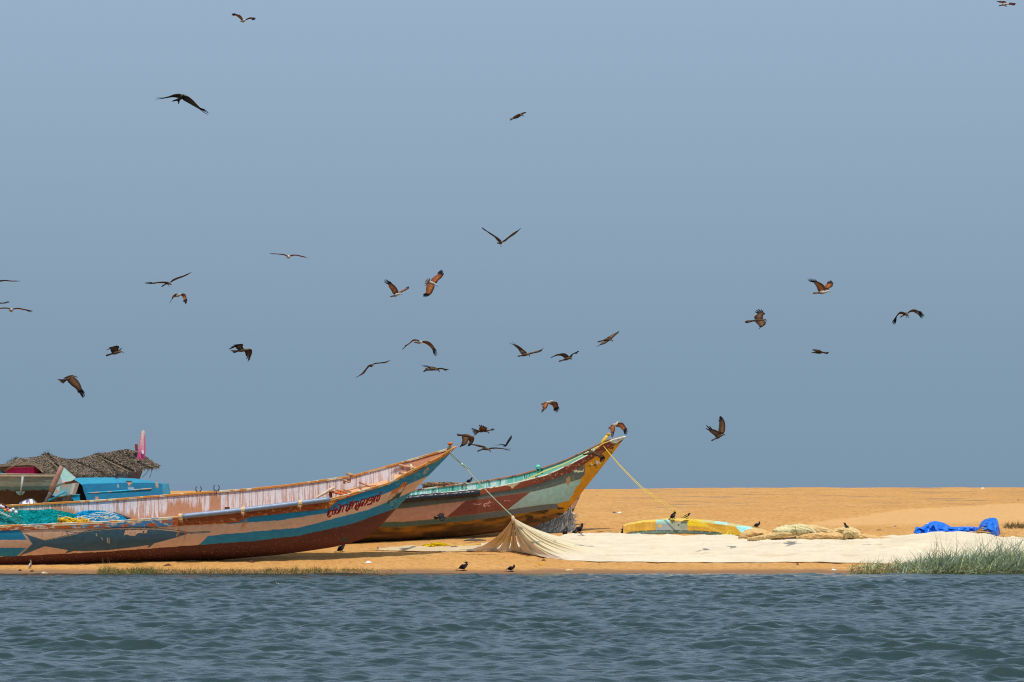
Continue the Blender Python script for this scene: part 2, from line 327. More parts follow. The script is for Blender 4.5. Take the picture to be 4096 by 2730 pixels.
class Hull:
    """an open plank-and-fibre canoe hull: near and far sheer lines, bottom/stem line, beam"""
    def __init__(s, S, near, far, bot, Yb, beam, lean, rnd, sm=41):
        s.S = S; f = lambda pts, k: smooth(np.interp(S, [p[0] for p in pts], [p[k] for p in pts]), sm)
        s.yc = np.array([Yb(q) for q in S]) + 0.0
        bm = np.array([beam(q) for q in S]); s.bm = bm
        s.n = P(f(near, 1), f(near, 2), s.yc - bm * (0.5 + lean)); s.f = P(f(far, 1), f(far, 2), s.yc + bm * (0.5 - lean)); s.b = P(f(bot, 1), f(bot, 2), s.yc)
        for a in (s.n, s.f): 
            w = sst(S[-1] - 60, S[-1], S)[:, None]; a[:] = a * (1 - w) + s.n[-1] * w * 0 + a * w
        s.rnd = np.array([rnd(q) for q in S])
    def sec(s, top, bot, v, rnd=None):
        r = (s.rnd if rnd is None else rnd)[:, None]; th = v[None] * PI / 2
        ry = r * (1 - np.cos(th)) + (1 - r) * v[None]; rz = r * np.sin(th) + (1 - r) * v[None]
        d = (bot - top)[:, None]
        return np.stack([top[:, None, 0] + d[..., 0] * (0.5 * rz + 0.5 * v[None]), top[:, None, 1] + d[..., 1] * ry, top[:, None, 2] + d[..., 2] * rz], -1)
    def outer(s, name, mat, parent, paint, nv=110, nf=24):
        A = s.sec(s.n, s.b, np.linspace(0, 1, nv)); B = s.sec(s.f, s.b, np.linspace(0, 1, nf))[:, ::-1][:, 1:]
        V = np.concatenate([A, B], 1); n, m, _ = V.shape
        px, py = PJ(V); pyf = py.copy()
        pt, pb = PJ(s.f)[1], PJ(s.b)[1]; nt_ = PJ(s.n)[1]      # the far side carries the same bands as the near side
        fr = (py[:, nv:] - pb[:, None]) / (pt - pb - 1e-6)[:, None]; pyf[:, nv:] = pb[:, None] + fr * (nt_ - pb)[:, None]
        c = paint(px, pyf, s.S[:, None] + 0 * px)
        F = gridF(n, m).tolist(); F.append([j for j in range(m)])
        return mobj(name, V.reshape(-1, 3), F, mat, parent, c.reshape(-1, 3))
    def inner(s, name, mat, parent, paint, depth=0.86, off=0.06, nv=44):
        o = np.minimum(off, 0.3 * np.abs(s.f[:, 1] - s.n[:, 1]))[:, None] * np.array([[0, 1, 0.]])
        t = np.interp(s.S, [s.S[0], s.S[-1] - 500, s.S[-1]], [depth, depth - 0.05, 0.55])[:, None]
        fl = (s.n + s.f) / 2 * (1 - t) + s.b * t
        A = s.sec(s.f - o - [0, 0, .015], fl, np.linspace(0, 1, nv)); B = s.sec(s.n + o - [0, 0, .015], fl, np.linspace(0, 1, 14))[:, ::-1][:, 1:]
        V = np.concatenate([A, B], 1); n, m, _ = V.shape
        vv = np.concatenate([np.linspace(0, 1, nv), np.linspace(1, 0, 14)[1:]])
        px, py = PJ(V); c = paint(px, py, np.broadcast_to(vv[None], px.shape), s.S[:, None] + 0 * px); s.floor = fl
        return mobj(name, V.reshape(-1, 3), gridF(n, m), mat, parent, c.reshape(-1, 3))
    def rail(s, name, mat, parent, which, colf, w=0.11, h=0.07, s0=None, s1=None):
        g = s.n if which == 'n' else s.f; sg = 1 if which == 'n' else -1
        k = np.ones(len(s.S), bool)
        if s0 is not None: k &= (s.S >= s0) & (s.S <= s1)
        g = g[k]; hw = np.minimum(w, 0.04 + 0.45 * np.abs(s.f[k, 1] - s.n[k, 1])); z = np.zeros(len(g))
        jit = 0.012 * (fbm(s.S[k] * 0.05, 0 * s.S[k], 2) - 0.5)
        cs = [(-0.03, 0.02 - h), (-0.035, 0.01), (-0.02, 0.03), (0.5, 0.036), (1.0, 0.02), (1.0, 0.02 - h)]
        V = np.stack([g + np.stack([z, sg * (np.where(a < 0, a, a * hw)), z + b + jit], -1) for a, b in cs], 1)
        n, m, _ = V.shape; F = gridF(n, m, True).tolist() + [list(range(m)), list(range((n - 1) * m, n * m))]
        c = colf(s.S[k][:, None] + np.zeros((n, m)), np.arange(m)[None] + np.zeros((n, m)))
        return mobj(name, V.reshape(-1, 3), F, mat, parent, c.reshape(-1, 3), False)
    def strake(s, name, mat, parent, band, paint, s0, s1, proud=0.03, nv=14):
        k = (s.S >= s0) & (s.S <= s1); pn = PJ(s.n)[1]; pb = PJ(s.b)[1]; px_ = PJ(s.n)[0]
        A = s.sec(s.n, s.b, np.linspace(0, 1, 160))[k]; qx, qy = PJ(A)
        lim = band(qx); ok = qy <= lim; cnt = np.maximum(ok.sum(1) - 1, 3)
        V = np.zeros((k.sum(), nv + 2, 3))
        for i in range(k.sum()):
            u = np.linspace(0, cnt[i], nv); lo = np.floor(u).astype(int); hi = np.minimum(lo + 1, 159); fr = (u - lo)[:, None]
            V[i, 1:-1] = A[i, lo] * (1 - fr) + A[i, hi] * fr; V[i, 1:-1, 1] -= proud
            V[i, 0] = A[i, 0] + [0, 0.01, 0.005]; V[i, -1] = V[i, -2] + [0, proud + 0.01, 0]
        px, py = PJ(V); c = paint(px, py, px); n, m, _ = V.shape
        return mobj(name, V.reshape(-1, 3), gridF(n, m), mat, parent, c.reshape(-1, 3))
def splat(px, py, sx, sy, seed, thr):      # patchy wear: true inside noise islands
    return fbm(px / sx, py / sy, seed, 4) > thr
Z1 = (0, 1650, 2.353); Z2 = (900, 1650, 2.353); Z3 = (1700, 1650, 2.353)
TEXT = (1290, 1950, 9.05)
LETTERS = [[(240,770),(215,850),(190,950),(180,1030),(200,1065),(250,1060),(290,1020)],
 [(225,1000),(240,920),(280,850),(330,830),(370,860),(360,930),(335,985)], [(345,975),(380,850),(410,760),(440,700),(480,700),(497,740),(480,800),(440,900),(430,960),(400,970)],
 [(440,840),(500,800),(560,820),(575,880),(540,930),(480,940),(465,890),(490,830)], [(270,860),(340,830),(440,815),(560,800)],
 [(545,655),(590,610),(640,610),(650,680),(630,760),(600,850),(575,920)], [(620,890),(650,790),(690,660),(740,640),(760,680),(735,790),(715,885)],
 [(740,700),(790,630),(840,610),(893,620),(895,690),(860,780),(840,850),(880,855),(930,800),(960,700),(990,580)], [(990,510),(1000,560),(1050,530),(1115,470)],
 [(980,800),(990,700),(1030,600),(1080,550),(1105,600),(1060,680),(1060,770)], [(1060,700),(1100,640),(1150,540),(1210,520),(1240,580),(1200,680),(1170,765)],
 [(1230,520),(1290,490),(1312,560),(1290,640),(1230,690),(1195,800),(1240,825),(1290,750),(1300,680)],
 [(1330,690),(1370,560),(1410,450),(1470,430),(1522,450),(1480,560),(1420,680),(1390,670),(1410,600),(1450,540)], [(1540,420),(1600,400),(1622,450),(1570,560),(1510,650)],
 [(1590,560),(1650,430),(1720,360),(1790,360),(1782,430),(1690,480),(1655,440)], [(1780,360),(1850,330),(1862,400),(1800,480),(1760,590),(1700,605),(1620,635)],
 [(1850,540),(1890,400),(1930,300),(1982,300),(1980,380),(1940,500)], [(1950,470),(1990,340),(2050,260),(2082,290),(2060,400),(1985,505)], [(2050,260),(2110,200),(2140,175)]]
FISH = zp(Z1, [(238,1150),(330,1180),(420,1213),(640,1165),(850,1120),(1050,1102),(1300,1100),(1500,1105),(1650,1122),(1782,1138),(1650,1182),(1450,1235),(1420,1262),(1385,1282),(1400,1250),(1250,1272),(1000,1300),(800,1308),(700,1305),(610,1330),(640,1298),(560,1285),(480,1270),(420,1262),(300,1310),(180,1352),(240,1300),(305,1240),(262,1175)])
PATCH = zp(Z1, [(1180,1108),(1392,1105),(1375,1140),(1310,1136),(1290,1142),(1270,1165),(1220,1160),(1195,1150),(1165,1160)])
BAND1 = [(-700,2140),(0,2124),(80,2122),(425,2112),(676,2107),(905,2094),(955,2090),(985,2072),(1112,2058),(1316,2036),(1350,2005),(1452,1971),(1550,1943),(1644,1899),(1750,1845),(1805,1811),(1830,1798)]
ST1 = [(800,2100),(905,2097),(985,2091),(1112,2083),(1308,2052),(1537,1977),(1622,1943),(1720,1901),(1830,1850)]
ST2 = [(0,2160),(800,2150),(833,2145),(900,2137),(1197,2111),(1470,2041),(1563,2003),(1652,1965),(1830,1870)]
ST3 = [(-700,2236),(0,2228),(272,2215),(425,2207),(795,2181),(900,2173),(1000,2166),(1197,2143),(1410,2096),(1588,2032),(1830,1900)]
def paint1(px, py, s):
    C = lambda *c: alb(c)
    w = 2.5 * (vn(px * 0.05, py * 0.05, 3) - 0.5)
    b1, t1, t2, t3 = (itp(px, q) + w for q in (BAND1, ST1, ST2, ST3))
    out = np.empty(px.shape + (3,)); out[:] = C(207, 162, 130)
    blue = C(22, 114, 150); blue2 = C(40, 126, 150)
    bl = blue + (blue2 - blue) * fbm(px * 0.02, py * 0.03, 1)[..., None]
    st = ((py < t1) & (px > 905 + 0.0 * py)) | ((py > t2) & (py < t3) & (px > 795 + (2181 - py) * 1.05))
    st |= inpoly(px, py, [(-900, 2120), (81, 2120), (108, 2160), (-900, 2166)]) | inpoly(px, py, [(-900, 2194), (106, 2192), (68, 2226), (-900, 2236)])
    out[st] = bl[st]
    # red-brown bottom with barnacle specks
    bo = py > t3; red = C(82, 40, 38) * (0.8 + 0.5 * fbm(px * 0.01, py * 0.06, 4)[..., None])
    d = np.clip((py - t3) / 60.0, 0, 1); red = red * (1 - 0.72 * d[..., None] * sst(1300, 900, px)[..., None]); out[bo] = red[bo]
    sp = bo & (vn(px * 0.33, py * 0.45, 2) > 0.91) & (px < 1500); out[sp] = C(150, 110, 105)
    mk = bo & (((px - 1380) / 10) ** 2 + ((py - 2158) / 8) ** 2 < 0.5 + fbm(px * 0.2, py * 0.2, 5)); out[mk] = C(40, 70, 65)
    # the fish
    fi = inpoly(px, py, FISH) & ~(inpoly(px, py, PATCH) & (fbm(px * 0.09, py * 0.09, 6) > 0.30)); fc = C(58, 84, 96) * (0.78 + 0.5 * fbm(px * 0.012, py * 0.05, 5))[..., None]; out[fi] = fc[fi]
    for l in ([(238,1150),(420,1208),(640,1158),(850,1112),(1050,1090),(1300,1085),(1500,1092),(1650,1110),(1782,1132)], [(620,1120),(650,1165)], [(625,1122),(760,1138),(850,1110)], [(1440,1065),(1500,1092)], [(1000,1088),(1300,1072),(1480,1090)], [(230,1150),(300,1238),(172,1352)]):
        k = stroke(px, py, zp(Z1, l), 1.7); out[k] = C(92, 92, 92) if l[0] != (230,1150) else C(180, 150, 140)
    for l in ([(1662,1168),(1668,1140),(1690,1128)], [(905,1140),(912,1165)], [(955,1180),(965,1200)], [(1025,1180),(1028,1235)], [(1012,1185),(1010,1225)]):
        k = stroke(px, py, zp(Z1, l), 1.5); out[k] = C(190, 160, 125)
    for i in range(9):
        cx, cy = cz(Z1, 1795 + 22 * i, 1136 - 1.4 * i); k = np.abs(np.hypot(px - cx, (py - cy) * 1.2) - 3.6) < 1.5; out[k] = C(60, 90, 100)
    # rust runs
    for x0, y0, x1, y1, ww in ((714, 2105, 716, 2170, 3), (742, 2120, 738, 2172, 3), (975, 2085, 965, 2130, 5), (985, 2070, 978, 2118, 4), (170, 2122, 168, 2160, 2), (250, 2120, 247, 2150, 2)):
        k = np.exp(-((px - np.interp(py, [y0, y1], [x0, x1])) / ww) ** 2) * sst(y0, y0 + 8, py) * sst(y1, y0 + 20, py) * 0.7 * (1 - bo)
        out = out * (1 - k[..., None]) + C(190, 105, 35) * k[..., None]
    # flag
    ZF = (1530, 1910, 12.06)
    for poly, cc in (([(385,870),(440,760),(490,660),(560,580),(680,550),(800,490),(900,370),(1000,270),(1120,230),(1215,235),(1150,370),(1080,460),(930,480),(820,560),(700,680),(620,770),(480,820)], (206, 104, 34)),
                     ([(400,870),(480,820),(620,770),(820,560),(930,480),(1085,460),(1010,600),(940,700),(760,770),(620,880),(520,1020),(300,1100)], (205, 165, 130)),
                     ([(160,1350),(240,1180),(330,1100),(480,1030),(620,880),(760,770),(940,700),(860,880),(790,960),(560,1080),(430,1220),(250,1290)], (58, 74, 58))):
        k = inpoly(px, py, zp(ZF, poly)); out[k] = C(*cc)
    for l, ww, cc in (([(1300,120),(1215,240),(940,700),(800,950),(690,1130),(490,1470)], 1.2, (40, 70, 80)), ([(490,1460),(470,1475)], 2.5, (30, 60, 70)), ([(740,700),(650,790),(610,880),(690,830),(740,700)], 1.6, (120, 115, 140)), ([(385,870),(250,1170)], 0.8, (120, 70, 40))):
        k = stroke(px, py, zp(ZF, l), ww); out[k] = C(*cc)
    # bow patch where the paint has gone
    k = (((px - 1705) / 14) ** 2 + ((py - 1884 + 0.9 * (px - 1705)) / 9) ** 2 < 0.4 + 0.8 * fbm(px * 0.15, py * 0.15, 2)); out[k] = C(165, 150, 125)
    k = (px > 1560) & st & splat(px, py, 16, 12, 3, 0.66); out[k] = C(70, 135, 145)
    k = st & splat(px, py, 10, 5, 5, 0.86); out[k] = C(165, 165, 155)
    # the name, hand lettered
    sel = (px > 1300) & (px < 1535)
    for l in LETTERS:
        p = zp(TEXT, l); sh = [(x + 1.6, y + 2.6) for x, y in p]
        k = stroke(px, py, sh, 1.5); out[k] = C(176, 52, 40)
    for l in LETTERS:
        k = stroke(px, py, zp(TEXT, l), 2.0); out[k] = C(92, 16, 24)
    return out
def band1(px, py, s):
    C = lambda *c: alb(c)
    o = np.empty(px.shape + (3,)); a = C(162, 80, 34); b = C(196, 112, 38); g = C(120, 132, 135)
    w = sst(1250, 1420, px)[..., None]; o[:] = a * (1 - w) + b * w
    top = py < itp(px, N1) + 7; 
    k = (px < 690) & splat(px, py, 22, 9, 1, 0.60); o[k] = g
    k = (px < 690) & (px > 100) & splat(px, py, 30, 10, 4, 0.66 - 0.17 * sst(250, 450, px) + 0 * py); o[k] = C(58, 108, 140)
    k = (px < 690) & splat(px, py, 18, 8, 6, 0.64); o[k] = C(190, 150, 120)
    k = (px > 690) & splat(px, py, 26, 7, 2, 0.62); o[k] = C(140, 62, 30)
    k = (px > 690) & splat(px, py, 14, 6, 7, 0.70); o[k] = C(205, 140, 75)
    k = (px > 1555) & (px < 1625) & splat(px, py, 24, 9, 3, 0.47); o[k] = C(205, 172, 130)
    k = top & splat(px, py, 24, 5, 5, 0.5); o[k] = C(225, 190, 140)
    return o
N1 = [(-700,2112),(0,2105),(425,2088),(714,2069),(900,2043),(1110,2022),(1325,1996),(1440,1965),(1554,1933),(1644,1884),(1750,1833),(1800,1800),(1826,1788)]
F1 = [(-700,2040),(21,2024),(425,2001),(637,1984),(1000,1957),(1155,1941),(1410,1905),(1601,1852),(1700,1824),(1792,1797),(1826,1788)]
B1 = [(-700,-700,2292),(0,0,2278),(425,425,2256),(900,900,2240),(1112,1112,2221),(1250,1225,2206),(1400,1325,2191),(1500,1400,2174),(1570,1455,2156),(1640,1516,2113),(1700,1592,2028),(1745,1660,1958),(1785,1730,1888),(1810,1785,1832),(1826,1818,1796)]
S1 = np.concatenate([np.arange(-700, 0, 12), np.arange(0, 1700, 1.7), np.linspace(1700, 1826, 120)])
def boat_fish():
    root = empty('fishing_boat', G(900, 2240), 'long beached fishing boat striped blue and peach with a fish painted on its side', 'boat', 'fishing boats drawn up on the sand')
    beam = lambda q: np.interp(q, [-700, 900, 1300, 1600, 1750, 1826], [2.3, 2.3, 2.0, 1.2, 0.45, 0.05])
    h = Hull(S1, [(a, a, b) for a, b in N1], [(a, a, b) for a, b in F1], B1, lambda q: np.interp(q, [-700, 0, 1826], [2.2, 2.9, 4.9]), beam, 0.0,
             lambda q: np.interp(q, [-700, 900, 1400, 1700, 1826], [0.95, 0.95, 0.7, 0.25, 0.1]), 31)
    h.outer('hull', M['paint'], root, paint1, 150)
    def ins(px, py, v, s):
        C = lambda *c: alb(c, (1.0, .9, .8))
        sal = C(196, 134, 96); out = np.empty(px.shape + (3,)); out[:] = sal
        d = (py - itp(px, F1)) / 85.0                                          # droppings run down from the far rail
        L = np.interp(px, [20, 60, 110, 150, 250, 290, 330, 420, 520, 560, 650, 680, 730, 765, 790, 800, 812, 838, 846, 880, 886, 910, 930, 1480, 1540, 1600, 1665, 1700], [0.0, .05, .55, .5, .05, .45, .7, .75, .62, .95, .9, .42, .32, .40, .85, .1, .95, .95, .08, .12, 1.1, .9, 1.4, 1.5, 1.3, 1.1, .3, .0])
        L = L + .34 * (vn(px * .11, 0 * py, 1) - .5) + .44 * (vn(px * .5, 0 * py, 2) - .5)
        k = sst(.10, -.10, d - L) * (L > .08); fine = .55 * vn(px * .55, d * 1.6 + 3 * vn(px * .2, px * 0, 4), 3) + .45 * vn(px * .19, d * .7, 5)
        k = k * (1 - .8 * sst(.50, .66, fine + .10 * sst(.2, 1.0, d))) * .92; k = k[..., None]; out = out * (1 - k) + C(230, 214, 204) * k
        fl = (vn(px * .3, d * 6, 6) > .84)[..., None] * .35; out = out * (1 - fl) + C(170, 110, 80) * fl
        bn = sst(1540, 1660, px)[..., None]; out = out * (1 - bn) + C(205, 132, 92) * bn
        return out
    h.inner('lining', M['inside'], root, ins)
    def rc(s, j):
        o = np.empty(s.shape + (3,)); o[:] = alb((226, 140, 58), (1.15, 1, .9)); k = splat(s, j * 9, 40, 30, 4, 0.60); o[k] = alb((240, 205, 160), (1.15, 1, .9)); return o
    h.rail('far_gunwale', M['paint'], root, 'f', rc)
    def rn(s, j):
        o = np.empty(s.shape + (3,)); o[:] = alb((225, 196, 160), (1.15, 1, .9)); k = splat(s, j * 9, 26, 30, 2, 0.5) | (s > 1600); o[k] = alb((228, 142, 52), (1.15, 1, .9))
        k = (s < 690) & splat(s, j * 5, 40, 20, 5, 0.62); o[k] = alb((110, 140, 170), (1.15, 1, .9)); return o
    h.rail('near_gunwale', M['paint'], root, 'n', rn, 0.11, 0.05)
    h.strake('rub_rail', M['paint'], root, lambda x: itp(x, BAND1) + 2 * (vn(x * 0.06, x * 0, 2) - 0.5), band1, -690, 1818)
    # bow fittings
    Yt = 4.9
    b = Bag(); p = lambda x, y, Y: P(x, y, Y)
    b.tube([p(1792, 1812, 4.88), p(1796, 1797, 4.88), p(1801, 1782, 4.88)], [0.055, 0.05, 0.05], alb((190, 130, 70)), 10)
    b.ball(p(1801, 1776, 4.88), (0.115, 0.115, 0.06), alb((196, 98, 26)), 8, 14); b.obj('mooring_post', M['wood'], root)
    b = Bag(); b.tube([p(1598, 1862, 4.98), p(1664, 1874, 4.38)], 0.055, alb((205, 150, 115)), 10); b.tube([p(1607, 1863, 4.9), p(1611, 1880, 4.9)], 0.05, alb((180, 120, 90)))
    b.tube([p(1640, 1869, 4.6), p(1642, 1884, 4.6)], 0.05, alb((180, 120, 90))); b.obj('cross_bar', M['wood'], root)
    b = Bag(); r = p(1640, 1868, 4.5)
    for i in range(3): b.tube([r + [0.03 * i, -0.02, 0.09], r + [0.05 + 0.03 * i, -0.09, 0], r + [0.02 * i - 0.02, -0.06, -0.22]], 0.014, alb((225, 205, 170)), 5)
    b.obj('lashing', M['rope'], root)
    # fore decks
    def deck(name, s0, s1, d0, d1, c, fr=True):
        k = (h.S >= s0) & (h.S <= s1); u = np.linspace(0, 1, k.sum())[:, None]; d = d0 * (1 - u) + d1 * u
        a = h.n[k] * (1 - d) + h.b[k] * d; e = h.f[k] * (1 - d) + h.b[k] * d
        ins_ = 0.16 * (1 - d) ; a = a + (e - a) * 0.09; e = e + (a - e) * 0.03
        lv = np.linspace(0, 1, 7)[None, :, None]; V = a[:, None] * (1 - lv) + e[:, None] * lv; n, m, _ = V.shape
        Vf = np.stack([V[0], V[0] + [0.0, 0, -0.55]], 0)
        B = Bag(); B.add(V, gridF(n, m), alb(c)); B.add(Vf, gridF(2, m), alb(np.array(c) * 0.93)); return B.obj(name, M['inside'], root, False)
    deck('foredeck', 1372, 1575, 0.17, 0.20, (208, 146, 106)); deck('bow_locker', 1592, 1665, 0.16, 0.18, (206, 152, 112))
    b = Bag(); b.tube([p(1396, 1928, 4.6), p(1399, 1900, 4.6)], 0.075, alb((168, 122, 96)), 10); b.tube([p(1390, 1896, 4.75), p(1410, 1902, 4.45)], 0.06, alb((190, 140, 105)), 10)
    b.tube([p(1376, 1922, 5.0), p(1397, 1929, 4.5)], 0.05, alb((190, 140, 105))); b.tube([p(1378, 1936, 5.0), p(1377, 1922, 5.0)], 0.05, alb((170, 120, 95))); b.obj('bitt', M['wood'], root)
    b = Bag(); b.tube([p(1437, 1931, 4.9), p(1490, 1950, 3.9)], 0.035, alb((190, 125, 90)), 8); b.obj('deck_beam', M['wood'], root)
    b = Bag(); c = alb((186, 96, 50))
    b.tube([p(1318, 1965, 4.2), p(1398, 1986, 3.45)], 0.05, c, 4); b.tube([p(1348, 1962, 4.5), p(1408, 1976, 3.6)], 0.045, c, 4); b.tube([p(1344, 1975, 4.0), p(1368, 1966, 4.4)], 0.045, c, 4); b.tube([p(1322, 1967, 4.2), p(1324, 2005, 4.2)], 0.07, alb((110, 55, 35)), 4)
    b.tube([p(1370, 1978, 3.8), p(1392, 1972, 4.1)], 0.045, c, 4); b.obj('engine_frame', M['wood'], root, False)
    for x, y in ((794, 1957), (866, 1952)):          # hooked oar rings on the far rail
        a = np.linspace(-1.05 * PI, 0.05 * PI + PI * 0.0, 2); th = np.linspace(PI * 0.72, PI * 2.28, 16); ctr = p(x, y, 4.9)
        b = Bag(); b.tube([ctr + [0.115 * math.cos(q), 0.02 * math.sin(3 * q), 0.13 * math.sin(q)] for q in th], 0.02, alb((60, 48, 45)), 6); b.tube([ctr + [0, 0, -0.13], ctr + [0, 0, -0.24]], 0.018, alb((60, 48, 45)), 6); b.obj('oar_ring', M['metal'], root)
    b = Bag(); q = p(909, 2035, 2.9); b.box(q + [-0.1, -0.02, -0.05], q + [0.1, 0.06, 0.06], alb((95, 45, 30))); b.obj('thole_block', M['wood'], root, False)
    # things carried
    t = empty('metal_pole', p(1000, 2045, 1.75), 'grey metal pole lashed along the rail of the striped boat', 'pole')
    xs = np.linspace(724, 1320, 30); Yn = itp(xs, [(724, 2.35), (1320, 3.2)]); ys = itp(xs, [(724, 2066), (900, 2048), (1110, 2023), (1320, 1997)])
    k = np.arange(len(h.S)); pole = np.stack([P(x, y + 1, np.interp(x, h.S, h.n[:, 1]) - 0.15) for x, y in zip(xs, ys)])
    b = Bag(); b.tube(pole, 0.108, alb((138, 152, 172), (1, 1, 1)), 12); b.obj('shaft', M['metal'], t)
    for x in (722, 972, 1202):
        i = np.interp(x, xs, np.arange(30)); i0 = int(i); ctr = pole[min(i0, 29)]; b = Bag()
        for j in range(7):
            th = np.linspace(0, 2 * PI, 13); dx = (j - 3) * 0.022; ctr2 = ctr + [dx + (x - xs[i0]) / 100, 0, 0.04 * dx]
            b.tube([ctr2 + [0.012 * math.sin(5 * q + j), 0.122 * math.cos(q), 0.122 * math.sin(q) - 0.012] for q in th], 0.013, alb((222, 178, 130)), 5, False)
        for j in range(3): b.tube([ctr + [-0.03 + 0.04 * j, -0.1, -0.02], ctr + [-0.05 + 0.05 * j, -0.12, -0.2 - 0.05 * j]], 0.011, alb((222, 178, 130)), 5)
        b.obj('lashing', M['rope'], t)
    b = Bag(); pts = [p(1248, 2004, 3.7), p(1275, 1986, 3.75), p(1300, 1972, 3.82), p(1318, 1961, 3.9), p(1337, 1950, 4.0)]
    b.tube(pts, [0.045, 0.05, 0.07, 0.065, 0.06], alb((212, 178, 148)), 9); o = b.obj('wooden_stick', M['wood']); tag(o, 'pale crooked stick leaning inside the striped boat', 'stick')
    return h
H1 = boat_fish()
# ------------------------------------------------------------------ the boat with the orange bow
N2 = [(600,2030),(1400,2010),(1618,1990),(1700,1979),(1800,1970),(1917,1960),(1990,1948),(2074,1930),(2189,1901),(2278,1860),(2350,1822),(2410,1777),(2450,1761),(2486,1751),(2503,1748)]
F2 = [(600,2008),(1400,1988),(1618,1968),(1665,1960),(1700,1956),(1849,1937),(1938,1926),(2065,1903),(2167,1875),(2252,1845),(2337,1807),(2405,1773),(2440,1760),(2486,1750),(2503,1748)]
B2 = [(600,600,2196),(1452,1452,2172),(1700,1700,2157),(1870,1870,2146),(1997,1985,2131),(2125,2100,2116),(2210,2175,2092),(2290,2235,2068),(2340,2268,2043),(2380,2300,2006),(2420,2345,1948),(2455,2400,1880),(2480,2448,1818),(2503,2494,1758)]
BAND2 = [(600,2050),(1600,2012),(1917,1982),(1990,1968),(2074,1957),(2170,1933),(2278,1893),(2325,1866),(2365,1840),(2410,1813),(2440,1792),(2490,1766),(2510,1755)]
G1b = [(600,2060),(1618,2034),(1700,2024),(1865,2004),(2130,1967),(2220,1945),(2325,1915),(2400,1890)]      # lower edge of upper grey
G2a = [(600,2100),(1618,2088),(1700,2081),(1783,2072),(2031,2041),(2160,2021),(2228,2016),(2300,2000)]
G2b = [(600,2115),(1618,2109),(1700,2100),(1870,2085),(2040,2063),(2241,2031),(2300,2020)]
def paint2(px, py, s):
    C = lambda *c: alb(c)
    w = 1.5 * (vn(px * 0.05, py * 0.05, 3) - 0.5); g1, a2, b2 = (itp(px, q) + w for q in (G1b, G2a, G2b))
    out = np.empty(px.shape + (3,)); out[:] = C(184, 134, 112)
    k = inpoly(px, py, zp(Z3, [(200,990),(385,830),(1000,700),(985,755),(775,920),(700,1000),(200,1010)])); out[k] = C(122, 62, 50)
    k = inpoly(px, py, zp(Z3, [(775,920),(1000,745),(1600,580),(1600,1000),(700,1000)])); mint = C(150, 166, 160) + (C(140, 172, 158) - C(150, 166, 160)) * fbm(px * 0.02, py * 0.02, 2)[..., None]; out[k] = mint[k]
    k = py < g1; gr = C(84, 90, 86) * (0.9 + 0.25 * fbm(px * 0.03, py * 0.03, 1))[..., None]; out[k] = gr[k]
    k = (py > a2) & (py < b2); gr = C(92, 96, 98) + (C(70, 92, 84) - C(92, 96, 98)) * sst(2000, 1750, px)[..., None]; out[k] = gr[k]
    for q in (G1b, G2a, G2b): k = np.abs(py - itp(px, q) - w) < 1.0; out[k] = C(120, 108, 70)
    oc = C(196, 128, 22)
    scal = zp(Z3, [(1503,400),(1503,585),(1470,625),(1458,680),(1425,700),(1402,745),(1400,770),(1370,800),(1362,830),(1240,865),(1275,905),(1200,930),(1200,1200),(2000,1200),(2000,100),(1503,100)])
    k = inpoly(px, py, scal); o2 = oc * (0.88 + 0.25 * fbm(px * 0.05, py * 0.05, 4))[..., None]; out[k] = o2[k]
    k = py > b2; lo = C(150, 98, 26) + (C(104, 74, 48) - C(150, 98, 26)) * sst(8, 45, py - b2)[..., None]
    lo = lo + (C(92, 62, 50) - lo) * (sst(34, 70, py - b2) * 0.8)[..., None]
    gm = sst(0.34, 0.74, fbm(px * 0.012, (py - b2) * 0.06, 6) + 0.14 * sst(2250, 1900, px) - 0.15 * sst(2200, 2270, px))[..., None] * 0.85; lo = lo * (1 - gm) + C(48, 36, 24) * gm
    lo2 = oc; k2 = k & (px < 2255); out[k2] = lo[k2]
    k = (px > 2100) & (py > b2) & splat(px, py, 30, 12, 2, 0.60); out[k] = C(52, 38, 22)
    # scratches, chipped marks and the little painted device on the bow
    k = (py < g1) & (vn(px * 0.22, py * 0.05, 5) > 0.88) & (px > 2150); out[k] = C(130, 128, 96)
    k = stroke(px, py, zp(Z3, [(455,860),(540,868),(600,848)]), 1.3) & (vn(px * 0.3, py, 1) > 0.45); out[k] = C(190, 128, 110)
    ZS = (1870, 1990, 11.77)
    for l in ([(760,430),(765,320),(800,330),(840,440),(790,450),(800,380)], [(820,300),(900,300),(960,310),(1000,290)], [(1000,200),(1040,190),(1020,150)], [(1010,240),(1050,270),(1120,240)], [(870,360),(930,370)], [(960,370),(1000,400),(1050,420)], [(1720,140),(1770,180),(1810,160)], [(1890,160),(1930,150)], [(1980,140),(2010,190)], [(300,345),(400,340),(500,345),(640,310)]):
        k = stroke(px, py, zp(ZS, l), 1.0); out[k] = C(205, 150, 125)
    for l in ([(760,475),(880,465)], [(1100,435),(1200,425)], [(1290,415),(1320,410)], [(1560,415),(1600,410)], [(60,560),(150,630)]): k = stroke(px, py, zp(ZS, l), 1.3); out[k] = C(60, 25, 20)
    ZN = (2270, 1800, 9.8)
    for l in ([(255,855),(290,875),(300,845),(275,820),(300,795),(325,800)], [(325,870),(345,790),(345,835),(365,830),(365,865)], [(385,835),(375,860),(395,860),(405,830),(410,862)], [(430,830),(430,870),(415,890)], [(450,840),(450,860),(470,860),(475,832),(480,862)], [(495,862),(500,832),(520,835),(520,862)], [(540,845),(560,835),(545,860),(565,858)], [(585,840),(590,862),(610,855),(620,775)]):
        k = stroke(px, py, zp(ZN, l), 1.7); out[k] = C(236, 222, 170)
